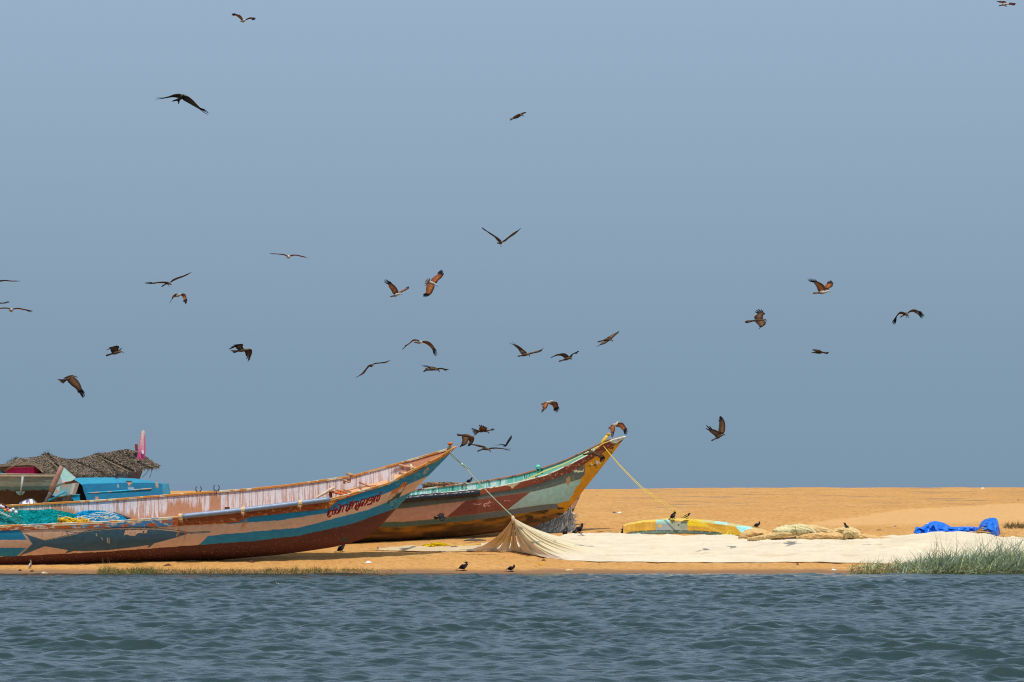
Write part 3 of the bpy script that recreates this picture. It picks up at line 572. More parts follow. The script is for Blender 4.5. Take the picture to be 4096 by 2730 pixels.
    for poly, cc in (([(880,560),(930,470),(960,550),(1020,570),(950,640)], (216, 168, 120)), ([(1100,500),(1150,415),(1190,430),(1300,530),(1280,555),(1220,500),(1190,580),(1130,540)], (205, 190, 170)), ([(865,580),(950,640),(900,670),(860,640)], (40, 76, 50)), ([(1010,600),(1080,550),(1150,600),(1120,625),(1010,630)], (36, 72, 50)), ([(790,665),(840,610),(860,640),(820,660)], (110, 105, 25)), ([(850,690),(960,770),(950,810),(880,740)], (120, 105, 22)), ([(1080,660),(1180,650),(1160,700),(1090,730)], (110, 100, 22))):
        k = inpoly(px, py, zp(ZN, poly)); out[k] = C(*cc)
    for l, ww in (([(2440,1796),(2452,1790),(2450,1798)], 2.2), ([(2434,1800),(2432,1808),(2440,1806)], 1.2), ([(2436,1812),(2448,1814),(2444,1806)], 1.2)): k = stroke(px, py, l, ww); out[k] = C(60, 40, 12)
    k = inpoly(px, py, zp(ZN, [(0,1060),(80,1030),(120,1120),(110,1260),(60,1330),(40,1400),(-40,1380),(-50,1150)])) & (fbm(px * 0.3, py * 0.1, 3) > 0.33); out[k] = C(166, 124, 92)
    k = (np.hypot((px - 2288) / 1.4, py - 1912) < 7) & (fbm(px * 0.3, py * 0.2, 5) > 0.5); out[k] = C(110, 100, 50)
    return out
def band2(px, py, s):
    C = lambda *c: alb(c)
    o = np.empty(px.shape + (3,)); a = C(134, 64, 38); b = C(104, 46, 32); w = sst(1950, 2250, px)[..., None]; o[:] = a * (1 - w) + b * w
    k = (px > 2130) & (vn(px * 0.16, py * 0.28, 2) > 0.80); o[k] = C(176, 116, 86)
    k = (px > 2150) & (px < 2260) & splat(px, py, 14, 8, 6, 0.63); o[k] = C(70, 58, 52)
    k = inpoly(px, py, zp(Z3, [(740,690),(800,678),(900,660),(840,700),(820,722),(800,695)])); o[k] = C(178, 162, 126)
    k = inpoly(px, py, zp(Z3, [(1740,270),(1760,292),(1810,288),(1850,262),(1900,240),(1900,200),(1760,240)])); o[k] = C(186, 184, 172)
    k = (px > 2445) & splat(px, py, 8, 6, 3, 0.62); o[k] = C(140, 128, 105)
    return o
def boat_orange():
    root = empty('fishing_boat', G(1900, 2146), 'beached fishing boat with an orange bow and grey, pink and maroon panels', 'boat', 'fishing boats drawn up on the sand')
    S = np.concatenate([np.arange(600, 1500, 10), np.arange(1500, 2360, 1.8), np.linspace(2360, 2503, 150)])
    beam = lambda q: np.interp(q, [600, 1900, 2150, 2350, 2450, 2503], [2.3, 2.2, 1.7, 0.9, 0.35, 0.06])
    h = Hull(S, [(a, a, b) for a, b in N2], [(a, a, b) for a, b in F2], B2, lambda q: np.interp(q, [600, 1450, 1980, 2503], [9.3, 10.6, 12.2, 13.2]), beam, 0.0,
             lambda q: np.interp(q, [600, 1900, 2150, 2400, 2503], [0.95, 0.9, 0.6, 0.2, 0.1]), 27)
    h.outer('hull', M['paint'], root, paint2, 150)
    def ins(px, py, v, s):
        C = lambda *c: alb(c, (1.0, .95, .9)); out = np.empty(px.shape + (3,)); out[:] = C(112, 184, 162)
        st = vn(px * 0.05, v * 0 + 2, 3) * 0.34 + vn(px * 0.2, v * 1.2, 1) * 0.3 + vn(px * 0.5, v * 2, 4) * 0.36; amt = np.interp(px, [1650, 1760, 1850, 1950, 2050, 2120, 2180], [0.55, 0.45, 0.5, 0.62, 0.55, 0.4, 0.12])
        k = sst(0, 0.16, st - (0.98 - amt))[..., None] * 0.9; out = out * (1 - k) + C(218, 226, 214) * k
        k = (vn(px * 0.35, v * 5, 6) > 0.83) & (px < 2120); out[k] = C(70, 95, 85)
        w = sst(2100, 2200, px)[..., None]; out = out * (1 - w) + C(124, 192, 170) * w; return out
    h.inner('lining', M['inside'], root, ins)
    def rc(s, j):
        o = np.empty(s.shape + (3,)); o[:] = alb((214, 196, 168), (1.15, 1, .9)); k = splat(s, j * 9, 40, 30, 4, 0.55) | (s > 1960); o[k] = alb((190, 118, 84), (1.15, 1, .9)); k = splat(s, j * 9, 22, 30, 1, 0.66); o[k] = alb((90, 60, 50)); return o
    h.rail('far_gunwale', M['paint'], root, 'f', rc, 0.1, 0.05)
    def rn(s, j):
        o = np.empty(s.shape + (3,)); o[:] = alb((226, 206, 176), (1.15, 1, .9)); k = splat(s, j * 9, 26, 30, 2, 0.62); o[k] = alb((170, 100, 66), (1.15, 1, .9)); k = s > 2440; o[k] = alb((228, 222, 204), (1.15, 1, .9)); k = (s > 2380) & (s < 2440); o[k] = alb((226, 160, 60), (1.15, 1, .9)); return o
    h.rail('near_gunwale', M['paint'], root, 'n', rn, 0.1, 0.04)
    h.strake('rub_rail', M['paint'], root, lambda x: itp(x, BAND2), band2, 1560, 2500, 0.03)
    p = P; b = Bag(); ctr = np.interp(2430, S, h.yc)
    b.tube([p(2404, 1785, ctr), p(2412, 1766, ctr), p(2431, 1743, ctr)], [0.085, 0.075, 0.07], alb((222, 170, 60)), 12); b.ball(p(2434, 1738, ctr), (0.1, 0.1, 0.07), alb((200, 140, 20)), 7, 12); b.obj('mooring_post', M['wood'], root)
    b = Bag(); c = alb((100, 190, 160)); y = np.interp(2155, S, h.yc)
    b.tube([p(2155, 1898, y + .5), p(2152, 1868, y + .5)], [0.08, 0.1], c, 10); b.ball(p(2152, 1869, y + .5), 0.11, c, 6, 10); b.tube([p(2165, 1897, y), p(2165, 1876, y)], 0.07, alb((40, 150, 120)), 10); b.tube([p(2150, 1880, y + .4), p(2168, 1878, y - .1)], 0.05, alb((60, 70, 65)), 8); b.obj('bitt', M['wood'], root)
    b = Bag(); yy = lambda x: np.interp(x, S, h.yc)
    for off in (0, 3):
        pts = [(2394, 1787), (2330, 1822 + off * .3), (2250, 1861 + off), (2170, 1890 + off), (2135, 1907 + off), (2090, 1926 + off)]
        b.tube([p(x, yv - 2, yy(x) - 0.15) for x, yv in pts], 0.02, alb((226, 200, 120)), 6)
    b.obj('deck_rope', M['rope'], root)
    b = Bag()                                        # split black hose fender lashed on the near rail
    xs = np.linspace(1560, 1916, 90); ys = itp(xs, [(1560, 2006), (1618, 1996), (1700, 1987), (1800, 1980), (1917, 1969)]); seg = (xs - 1560) / 50.0; r = 0.145 + 0.012 * np.sin(seg * PI) ** 2; r = np.where(np.abs((seg % 1) - 0.5) < 0.04, r * 0.86, r)
    b.tube([P(x, y + 3, np.interp(x, S, h.n[:, 1]) - 0.13) for x, y in zip(xs, ys)], r, alb((26, 29, 36)), 14); o = b.obj('hose_fender', M['rubber'])
    tag(o, 'black rubber hose fender lashed along the rail of the orange-bowed boat', 'fender')
    # coir roll on the far rail, with an iron hook
    b = Bag(); xs = np.linspace(1692, 1868, 40); ys = itp(xs, [(1692, 1944), (1720, 1941), (1770, 1938), (1820, 1938), (1868, 1938)]); r = itp(xs, [(1692, 0.12), (1715, 0.13), (1800, 0.10), (1868, 0.045)])
    for q in range(9):
        a = q * 0.7; rr = 0.6 * r
        pts = np.stack([P(x, y, 12.9) + [0, rr_ * math.cos(a + x * 0.07) * 1.3, rr_ * math.sin(a + x * 0.07)] for x, y, rr_ in zip(xs, ys, rr)]); pts[:, 2] += 0.02 * (vn(xs * 0.3, xs * 0 + q, q) - 0.5)
        b.tube(pts, 0.42 * r * (0.8 + 0.4 * vn(xs * 0.2, xs * 0 + q, 1)), alb((150, 112, 82)) * (0.35 + 0.9 * RNG.random()), 7)
    n = 260; x = RNG.uniform(1690, 1866, n); y = itp(x, [(1692, 1936), (1868, 1932)]); V, F, C = blades(P(x, y + RNG.uniform(0, 9, n), 12.75 + 0.1 * RNG.random(n)), RNG.normal(size=(n, 3)) * [1, .3, .35], RNG.uniform(.1, .25, n), np.full(n, .02), alb((176, 140, 104)) * RNG.uniform(.3, 1.2, (n, 1)))
    b.add(V, F.tolist(), C); o = b.obj('coir_roll', M['palm']); tag(o, 'brown coir net roll lying along the far rail of the orange-bowed boat', 'net roll')
    th = np.linspace(PI * 0.7, PI * 2.3, 16); ctr = P(1766, 1938, 12.6); b = Bag(); b.tube([ctr + [0.12 * math.cos(q), 0, 0.12 * math.sin(q)] for q in th], 0.02, alb((50, 42, 40)), 6); b.obj('oar_ring', M['metal'], root)
    return h
H2 = boat_orange()
def boat_hidden():
    root = empty('fishing_boat', G(2200, 2112), 'pink hulled boat mostly hidden behind the orange-bowed boat', 'boat', 'fishing boats drawn up on the sand')
    S = np.linspace(1750, 2372, 160)
    nr = [(1750,1750,1990),(2100,2100,1960),(2250,2250,1925),(2372,2372,1862)]; fr = [(1750,1750,1975),(2100,2100,1945),(2250,2250,1912),(2372,2372,1862)]
    bt = [(1750,1750,2122),(2100,2100,2116),(2220,2205,2112),(2290,2270,2098),(2330,2292,2050),(2352,2315,1998),(2372,2358,1896)]
    h = Hull(S, nr, fr, bt, lambda q: np.interp(q, [1750, 2372], [15.2, 16.2]), lambda q: np.interp(q, [1750, 2100, 2300, 2372], [2, 1.8, .7, .06]), 0, lambda q: np.interp(q, [1750, 2372], [.8, .1]), 9)
    def pt(px, py, s):
        o = np.empty(px.shape + (3,)); o[:] = alb((196, 150, 132))
        for y0, y1, c in ((1986, 1990, (190, 150, 130)), (1990, 1999, (60, 100, 112)), (2034, 2044, (44, 66, 82)), (2044, 2054, (176, 116, 40)), (2054, 2200, (110, 80, 70))): k = (py > y0) & (py < y1); o[k] = alb(c)
        return o
    h.outer('hull', M['paint'], root, pt, 40); h.inner('lining', M['inside'], root, lambda px, py, v, s: np.broadcast_to(alb((190, 140, 110)), px.shape + (3,)))
    h.rail('far_gunwale', M['paint'], root, 'f', lambda s, j: np.broadcast_to(alb((150, 80, 60)), s.shape + (3,))); h.rail('near_gunwale', M['paint'], root, 'n', lambda s, j: np.broadcast_to(alb((150, 80, 60)), s.shape + (3,)))
boat_hidden()
# ------------------------------------------------------------------ the boats and wreckage behind on the left
ZA = (0, 1700, 3.62)
def boat_grey():
    root = empty('plank_boat', P(60, 2062, 24), 'grey green plank boat with dark lower hull and white bracket, behind the striped boat', 'boat', 'fishing boats drawn up on the sand')
    S = np.linspace(-900, 262, 140)
    nr = [(-900,-900,1896),(0,0,1904),(217,217,1906),(262,262,1903)]; fr = [(-900,-900,1890),(0,0,1897),(217,217,1900),(262,262,1903)]
    bt = [(-900,-900,2066),(0,0,2066),(180,180,2064),(262,250,2040)]
    h = Hull(S, nr, fr, bt, lambda q: 24.4, lambda q: np.interp(q, [-900, 150, 262], [2.4, 2.0, .2]), 0, lambda q: np.interp(q, [-900, 262], [.85, .5]), 9)
    def pt(px, py, s):
        o = np.empty(px.shape + (3,)); g = alb((128, 132, 118)) * (0.75 + 0.5 * fbm(px * .03, py * .12, 2))[..., None]; o[:] = g
        k = np.abs(py - 1927 - 2 * vn(px * .03, px * 0, 1)) < 1.2; o[k] = alb((90, 88, 80))
        e = 1946 + 5 * (fbm(px * .04, px * 0, 3) - .5) * 2; k = py > e; o[k] = alb((82, 108, 104)); 
        e2 = 1962 + 9 * (fbm(px * .05, px * 0, 5) - .5) * 2; k = py > e2; lo = alb((62, 44, 36)) * (0.5 + 1.0 * fbm(px * .02, py * .03, 6))[..., None]; o[k] = lo[k]
        return o
    h.outer('hull', M['paint'], root, pt, 60); h.inner('lining', M['inside'], root, lambda px, py, v, s: np.broadcast_to(alb((120, 110, 95)), px.shape + (3,)))
    for w, nm in (('n', 'near_gunwale'), ('f', 'far_gunwale')): h.rail(nm, M['wood'], root, w, lambda s, j: np.broadcast_to(alb((150, 128, 104)), s.shape + (3,)), 0.12, 0.06)
    b = Bag(); yb = 23.0; c = alb((168, 172, 164))
    b.tube([P(91, 1906, yb), P(87, 1940, yb), P(82, 1972, yb)], [0.05, 0.05, 0.035], c, 8); b.obj('bracket_post', M['wood'], root)
    b = Bag(); b.prism(np.array([P(x, y, yb + .12) for x, y in ((62, 1966), (66, 1974), (74, 1980), (82, 1983), (90, 1980), (97, 1973), (100, 1966))]), (0, .05, 0), alb((92, 116, 112))); b.obj('bracket_plate', M['paint'], root, False)
boat_grey()
def boat_thatched():
    root = empty('stem_boat', P(450, 2030, 30), 'pinkish wooden boat with a tall pink stem post under a thatch cover', 'boat', 'fishing boats drawn up on the sand')
    S = np.linspace(-500, 580, 160)
    nr = [(-500,-500,1902),(0,0,1905),(404,404,1905),(510,510,1886),(580,572,1874)]; fr = [(-500,-500,1892),(0,0,1895),(404,404,1896),(510,510,1880),(580,576,1872)]
    bt = [(-500,-500,2032),(300,300,2030),(440,440,2026),(520,510,2010),(556,545,1960),(572,563,1912),(580,573,1876)]
    h = Hull(S, nr, fr, bt, lambda q: 30.5, lambda q: np.interp(q, [-500, 300, 500, 580], [2.6, 2.4, 1.4, .1]), 0, lambda q: np.interp(q, [-500, 400, 580], [.85, .6, .3]), 9)
    def pt(px, py, s):
        o = np.empty(px.shape + (3,)); o[:] = alb((164, 108, 96)) * (0.8 + 0.4 * fbm(px * .06, py * .06, 2))[..., None]
        k = px > 561; o[k] = alb((70, 60, 62)); k = (np.hypot(px - 515, py - 1903) < 3.5); o[k] = alb((60, 40, 36)); return o
    h.outer('hull', M['paint'], root, pt, 50); h.inner('lining', M['inside'], root, lambda px, py, v, s: np.broadcast_to(alb((150, 100, 80)), px.shape + (3,)))
    h.rail('near_gunwale', M['wood'], root, 'n', lambda s, j: np.broadcast_to(alb((176, 116, 84)), s.shape + (3,)), 0.1, 0.06); h.rail('far_gunwale', M['wood'], root, 'f', lambda s, j: np.broadcast_to(alb((176, 116, 84)), s.shape + (3,)), 0.1, 0.06)
    q = [(552, 1812), (557, 1772), (563, 1738), (566, 1726), (571, 1722), (577, 1725), (579, 1750), (580, 1800), (577, 1832), (570, 1874), (545, 1878), (546, 1840)]
    b = Bag(); v = P([a for a, _ in q], [c for _, c in q], 30.4); cc = np.where(np.array([c for _, c in q])[:, None] < 1728, alb((235, 200, 185)), alb((206, 70, 118))); b.prism(v, (0, .26, 0), np.concatenate([cc, cc])); b.obj('stem_post', M['paint'], root, False)
    b = Bag(); b.prism(P([539, 548, 549, 541], [1777, 1778, 1805, 1806], 30.35), (0, .3, 0), alb((128, 64, 40))); b.prism(P([534, 541, 541, 534], [1788, 1789, 1791, 1790], 30.4), (0, .1, 0), alb((200, 90, 90))); b.obj('stem_cleat', M['wood'], root, False)
    b = Bag(); b.prism(P([565, 573, 576, 569], [1803, 1800, 1814, 1818], 30.3), (0, .06, 0), alb((240, 215, 220))); b.obj('stem_patch', M['paint'], root, False)
    b = Bag()
    for x0, y0, x1, y1 in ((602, 1868, 570, 1910), (613, 1866, 606, 1880), (606, 1880, 598, 1912)): b.tube([P(x0, y0, 30.2), P((x0 + x1) / 2 + 2, (y0 + y1) / 2 + 2, 30.2), P(x1, y1, 30.2)], 0.012, alb((120, 110, 110)), 4)
    b.obj('tie_line', M['rope'], root)
    # pink deck box with two arched openings
    t = empty('deck_box', P(85, 1901, 29.4), 'magenta wooden box with two arched openings under the thatch', 'box')
    b = Bag(); def_ = alb((196, 28, 92))
    outl = [(28, 1901), (28, 1873), (135, 1870), (135, 1901)]
    for a, c in (((48), 1), ((94), 1)): pass
    pts = [(28, 1902), (28, 1873), (135, 1870), (135, 1902), (112, 1902)] + [(103 + 9 * math.cos(q), 1902 - 9 * math.sin(q)) for q in np.linspace(0, PI, 9)] + [(66, 1902)] + [(58 + 8 * math.cos(q), 1902 - 9 * math.sin(q)) for q in np.linspace(0, PI, 9)]
    b.prism(P([x for x, _ in pts], [y for _, y in pts], 29.0), (0, .05, 0), def_); b.prism(P([135, 160, 160, 135], [1870, 1886, 1903, 1902], 29.0) + np.array([[0, 0, 0], [0, .9, 0], [0, .9, 0], [0, 0, 0]]), (0, .05, .0), def_ * .9)
    b.obj('side', M['paint'], t, False)
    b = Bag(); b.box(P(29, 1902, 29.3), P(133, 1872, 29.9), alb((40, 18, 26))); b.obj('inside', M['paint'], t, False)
    b = Bag(); b.prism(P([27, 136, 136, 27], [1873, 1870, 1867.5, 1870.5], 28.97), (0, 1.0, 0), alb((226, 120, 110))); b.obj('top_edge', M['paint'], t, False)
    b = Bag(); b.prism(P([-30, 0, 14, 22, -30], [1880, 1884, 1893, 1901, 1901], 29.0), (0, .8, 0), alb((60, 140, 196))); o = b.obj('plastic_barrel', M['tarp'], None, False); tag(o, 'piece of bright blue plastic at the left edge beside the magenta box', 'plastic')
    # thatch of plaited palm leaf
    t = empty('thatch_cover', P(300, 1850, 30), 'grey brown palm thatch cover draped over the pink stemmed boat', 'thatch')
    TOP = [(-60,1862),(21,1858),(64,1834),(98,1834),(161,1825),(183,1812),(212,1824),(272,1838),(323,1834),(382,1817),(446,1808),(506,1798),(548,1808),(595,1838),(625,1859)]
    BOT = [(-60,1872),(21,1866),(98,1861),(125,1864),(145,1882),(170,1897),(297,1906),(404,1907),(510,1885),(575,1874),(612,1872),(628,1861)]
    xs = np.linspace(-60, 627, 120); U = np.linspace(0, 1, 20)
    tb = itp(xs, TOP); bb = itp(xs, BOT); X, Uu = np.meshgrid(xs, U, indexing='ij')
    pyv = tb[:, None] + (bb - tb)[:, None] * Uu ** 1.1 + 3 * (fbm(X * .05, Uu * 3, 2) - .5); V = P(X + 14 * Uu, pyv, 31.0 - itp(xs, [(380, 2.2), (470, 1.2)])[:, None] * Uu)
    Bk = P(X, tb[:, None] + (itp(xs, [(470, 1.15), (550, .25)]) * (1900 - tb))[:, None] * Uu, 31.0 + 2.4 * Uu)
    c = alb((112, 92, 74)) * (0.5 + 0.8 * fbm(X * .15, Uu * 6, 3))[..., None]
    b = Bag(); b.add(V, gridF(120, 20), c.reshape(-1, 3)); b.add(Bk, gridF(120, 20), c.reshape(-1, 3)); b.obj('mat', M['palm'], t)
    n = 9000; x = RNG.uniform(-60, 622, n); u = RNG.random(n); ty = itp(x, TOP); by = itp(x, BOT); rt = P(x + 14 * u, ty + (by - ty) * u ** 1.1 - 1.5, 31.0 - itp(x, [(380, 2.2), (470, 1.2)]) * u - .05)
    kp = (x > 152) | (u < .5); x, u, rt, n = x[kp], u[kp], rt[kp], int(kp.sum())
    seam = np.zeros(n, bool)
    for sx, sd in ((183, 66), (272, 136), (378, 138), (470, 120)): seam |= np.abs(x - sx - sd * u - 3) < 5.5
    d = np.stack([RNG.normal(0.55, .5, n), -1.0 + RNG.normal(0, .3, n), -0.36 + RNG.normal(0, .22, n)], -1)
    cc = alb((142, 122, 106)) * np.clip(RNG.normal(0.98, 0.24, (n, 1)), .3, 1.7); cc[seam] *= 0.2
    V, F, C = blades(rt, d, RNG.uniform(.12, .32, n), RNG.uniform(.02, .05, n), cc, None, .08, 2); mobj('leaf_layer', V, F, M['palm'], t, C, False)
    n = 900; x = RNG.uniform(-40, 620, n); ty = itp(x, TOP); pk = np.exp(-((x - 190) / 18) ** 2) + np.exp(-((x - 55) / 25) ** 2) + .7 * np.exp(-((x - 392) / 16) ** 2) + .25
    rt = P(x, ty + 2, 30.9); d = np.stack([RNG.normal(-.2, .9, n), RNG.normal(0, .4, n), RNG.uniform(.05, .75, n)], -1)
    V, F, C = blades(rt, d, RNG.uniform(.1, .28, n) * np.clip(pk, .25, 1.1), np.full(n, .025), alb((92, 74, 60)) * RNG.uniform(.4, 1.3, (n, 1)), None, .1, 2); mobj('ridge_fringe', V, F, M['palm'], t, C, False)
    n = 1300; x = RNG.uniform(165, 614, n); by = itp(x, BOT); rt = P(x + 12, by - 6, 31.0 - itp(x, [(380, 2.2), (470, 1.2)])); d = np.stack([RNG.normal(.7, .4, n), RNG.normal(-.4, .3, n), RNG.uniform(-.75, -.1, n)], -1)
    V, F, C = blades(rt, d, RNG.uniform(.08, .22, n), np.full(n, .028), alb((124, 104, 84)) * RNG.uniform(.4, 1.3, (n, 1)), None, .1, 2); mobj('eave_fringe', V, F, M['palm'], t, C, False)
    for x0, y0, x1, y1 in ((388, 1825, 516, 1888), (176, 1826, 240, 1880), (16, 1886, 92, 1846)):
        b = Bag(); b.tube([P(x0, y0, 30.7 if x0 > 100 else 28.9), P(x1, y1, 28.7)], 0.035, alb((128, 104, 80)), 6); b.obj('batten', M['wood'], t)
boat_thatched()
def wreck():
    t = empty('broken_prow', P(240, 2070, 22), 'broken mint green prow with a weathered log edge and white blotches', 'boat wreck')
    Y = 21.8; b = Bag()
    b.tube([P(247, 1866, Y), P(234, 1895, Y), P(212, 1940, Y), P(203, 1966, Y)], [.1, .115, .12, .11], alb((150, 112, 98)), 10); b.tube([P(203, 1968, Y), P(196, 1985, Y), P(186, 2000, Y), P(170, 2070, Y)], [.10, .09, .08, .09], alb((92, 84, 86)), 8); b.obj('log_edge', M['wood'], t)
    def face(pts, zc, name, off=(0.0, .22, 0)):
        ps = zp(ZA, pts); xs = [p[0] for p in ps]; ys = [p[1] for p in ps]; x0, x1, y0, y1 = min(xs), max(xs), min(ys), max(ys)
        X, Yy = np.meshgrid(np.linspace(x0, x1, 70), np.linspace(y0, y1, 70), indexing='ij'); ok = inpoly(X, Yy, ps)
        c = np.empty(X.shape + (3,)); c[:] = alb((142, 206, 186), (.62, .56, .55)) * (1.0 + .3 * fbm(X * .1, Yy * .1, 2))[..., None]
        for cx, cy, rx, ry in ((252, 1928, 17, 8), (258, 1944, 20, 8), (228, 1968, 9, 13), (250, 1997, 9, 6)): k = (((X - cx) / rx) ** 2 + ((Yy - cy) / ry) ** 2) < .7 + .6 * fbm(X * .1, Yy * .1, 5); c[k] = alb((228, 226, 214))
        k = (np.abs(np.sin(X * .42 + 3 * np.sin(Yy * .35))) < .18) & (X > 262) & (fbm(X * .08, Yy * .08, 6) > .42); c[k] = alb((196, 140, 60))
        k = (X > 282) & (np.abs(Yy - 1870 - (X - 257) * .80) < 3.5); c[k] = alb((206, 160, 120))
        V = P(X, Yy, zc + (X - x0) * .02); F = [f for f in gridF(70, 70).tolist() if ok.ravel()[f].all()]
        V2 = V + np.array(off); n = V.reshape(-1, 3).shape[0]; b = Bag(); b.add(V, F, c.reshape(-1, 3)); b.add(V2, [f[::-1] for f in F], alb((96, 104, 100)))
        ring = {}
        for f in F:
            for i in range(4):
                e = (f[i], f[(i + 1) % 4]); ring[e] = ring.get((e[1], e[0]), 0) and None or 1
        es = {e for e in ((f[i], f[(i + 1) % 4]) for f in F for i in range(4))}; V_ = np.concatenate([V.reshape(-1, 3), V2.reshape(-1, 3)])
        b.add(V_, [[a, d, d + n, a + n] for a, d in es if (d, a) not in es], alb((120, 110, 100))); b.obj(name, M['paint'], t, False)
    face([(925,612),(1105,770),(1040,815),(960,828),(820,868)], 21.75, 'upper_panel'); face([(815,905),(900,870),(1000,855),(1090,840),(1030,1000),(985,1020),(900,1040),(800,1040),(755,1020)], 21.8, 'lower_panel')
    b = Bag(); b.prism(P([293, 304, 290, 279], [1934, 1932, 1976, 1980], 21.9), (0.1, .5, 0), alb((172, 168, 165))); b.obj('side_panel', M['paint'], t, False)
    b = Bag(); b.prism(P([222, 283, 262, 214], [1998, 1980, 2070, 2070], 22.6), (0, .6, 0), alb((70, 62, 56))); b.obj('stub', M['wood'], t, False)
    # the turquoise hull lying upside down
    root = empty('overturned_boat', P(480, 2043, 27), 'bright turquoise boat lying upside down with a broken open end', 'boat')
    xs = np.linspace(318, 650, 110); chine = itp(xs, [(318,1940),(329,1936),(400,1934),(500,1931),(624,1931),(650,1934)]); top = itp(xs, [(318,1914),(340,1912),(387,1911),(470,1910.5),(552,1915),(600,1923),(624,1929),(650,1934)])
    low = np.full(len(xs), 2046.0); rag = (fbm(np.arange(30) * .6, np.arange(30) * 0., 3) - .5) * 16
    bev = itp(xs, [(318, 0), (640, 0), (650, 0)])
    U = np.linspace(0, 1, 26); V = []; Cc = []
    for i, x in enumerate(xs):
        row = []
        for u in U:
            if u < .35: a = u / .35; y = top[i] + (chine[i] - top[i]) * a; Y = 28.4 - 1.5 * a
            else: a = (u - .35) / .65; y = chine[i] + (low[i] - chine[i]) * a; Y = 26.9 - .35 * a
            xl = np.interp(u, [0, .12, .35, .6, 1], [289, 300, 329, 340, 358]) + .5 * np.interp(u * 29, np.arange(30), rag)
            xx = xl + (x - 318) / 332 * (650 - xl)
            xx = xx + max(0, i - 96) * np.interp(u, [0, .35, 1], [-1.2, -.2, 1.0]) * .6
            row.append(P(xx, y, Y))
        V.append(row)
    V = np.array(V); X, Yp = PJ(V); Uu = np.broadcast_to(U[None], X.shape); c = np.empty(X.shape + (3,)); c[:] = alb((10, 98, 132)) * (.86 + .25 * fbm(X * .03, Yp * .05, 3))[..., None]
    k = Uu < .35; tc = alb((46, 152, 178), (1.1, 1.05, 1.0)) * (.9 + .2 * fbm(X * .05, Yp * .2, 5))[..., None]; c[k] = tc[k]  # sunlit top against shaded side, put into the hull colours
    for x0, y0, w, hh, col in ((468, 1913, 9, 2.5, (40, 40, 44)), (516, 1928, 11, 4, (38, 34, 30)), (519, 1935, 9, 4, (190, 130, 90)), (472, 1945, 3, 10, (120, 150, 150)), (522, 1955, 11, 2, (150, 160, 160)), (388, 1994, 6, 8, (170, 120, 90)), (628, 1940, 6, 9, (150, 125, 105)), (476, 1910, 3, 3, (200, 150, 110))):
        k = (np.abs(X - x0) < w * (.6 + .8 * fbm(X * .2, Yp * .2, 2))) & (np.abs(Yp - y0) < hh * (.6 + .8 * fbm(X * .2, Yp * .2, 6))); c[k] = alb(col)
    b = Bag(); b.add(V, gridF(*V.shape[:2]), c.reshape(-1, 3)); Vb = V.copy(); Vb[..., 1] = 56.8 - V[..., 1] + 1.2 * Uu; Vb[..., 2] -= .02; b.add(Vb, gridF(*V.shape[:2])[:, ::-1], c.reshape(-1, 3))
    e = np.concatenate([V[-1], Vb[-1][::-1]]); b.add(e, [list(range(len(e)))], alb((22, 142, 178))); b.obj('hull', M['paint'], root, False)
    b2_ = Bag(); b2_.prism(P([283, 352, 360, 300], [1932, 1934, 2050, 2050], 27.6), (0, .05, 0), alb((20, 20, 24))); b2_.obj('cavity_shade_panel', M['inside'], root, False)  # near-black panel added, putting the broken end's cavity shade into colour
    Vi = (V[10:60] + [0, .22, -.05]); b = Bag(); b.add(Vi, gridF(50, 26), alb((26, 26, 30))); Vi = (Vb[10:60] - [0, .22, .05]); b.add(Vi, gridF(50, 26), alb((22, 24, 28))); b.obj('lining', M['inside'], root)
    b = Bag(); xs2 = np.linspace(350, 606, 24); b.tube([P(x, itp(x, [(350, 1973.5), (480, 1965), (606, 1955)]), 26.78) for x in xs2], .035, np.where((fbm(xs2 * .05, xs2 * 0, 1) > .5)[:, None], alb((176, 150, 130)), alb((60, 160, 190))), 6); b.obj('rubbing_strip', M['wood'], root)
    # small broken turquoise locker, pole, coir lump, bag
    b = Bag(); b.prism(P([240, 309, 320, 256], [1984, 1979, 2064, 2064], 25.2), (0, .9, 0), alb((24, 150, 190))); b.prism(P([238, 311, 311, 238], [1985, 1980, 1977.5, 1982], 25.15), (0, 1.0, 0), alb((92, 186, 205))); o = b.obj('broken_locker', M['paint'], None, False); tag(o, 'small broken turquoise locker in front of the turquoise upside down boat', 'locker')
    b = Bag(); b.tube([P(165, 2019, 22.6), P(177, 2012, 22.6), P(262, 1967, 21.4)], .042, alb((30, 150, 200)), 10); o = b.obj('blue_pole', M['paint']); tag(o, 'bright blue pole propped against the mint green prow', 'pole')
    b = Bag(); 
    for x, y, r in ((215, 2006, .26), (235, 1998, .24), (258, 1997, .25), (276, 2004, .2), (240, 2012, .3)): b.ball(P(x, y, 24.2), (r, r, r * .7), alb((58, 48, 38)), 8, 12, .35)
    for x in (205, 225, 245, 265, 285): b.ball(P(x, 2040, 24.2), (.28, .3, .45), alb((50, 42, 34)), 8, 12, .3)
    o = b.obj('net_lump', M['net']); tag(o, 'dark brown lump of old netting beside the turquoise locker', 'net')
    t = empty('sack', P(112, 2062, 22), 'silver grey sack with purple and white print behind the striped boat', 'sack')
    Uv, Vv = np.meshgrid(np.linspace(0, 1, 30), np.linspace(0, 1, 16), indexing='ij'); top = np.interp(Uv, [0, .3, .6, .75, 1], [2014, 2003, 1998, 1999, 2014]); V = P(76 + 72 * Uv, top + (2070 - top) * Vv, 22 - .35 * np.sin(Vv * PI / 2) - .05 * (fbm(Uv * 6, Vv * 6, 2)))
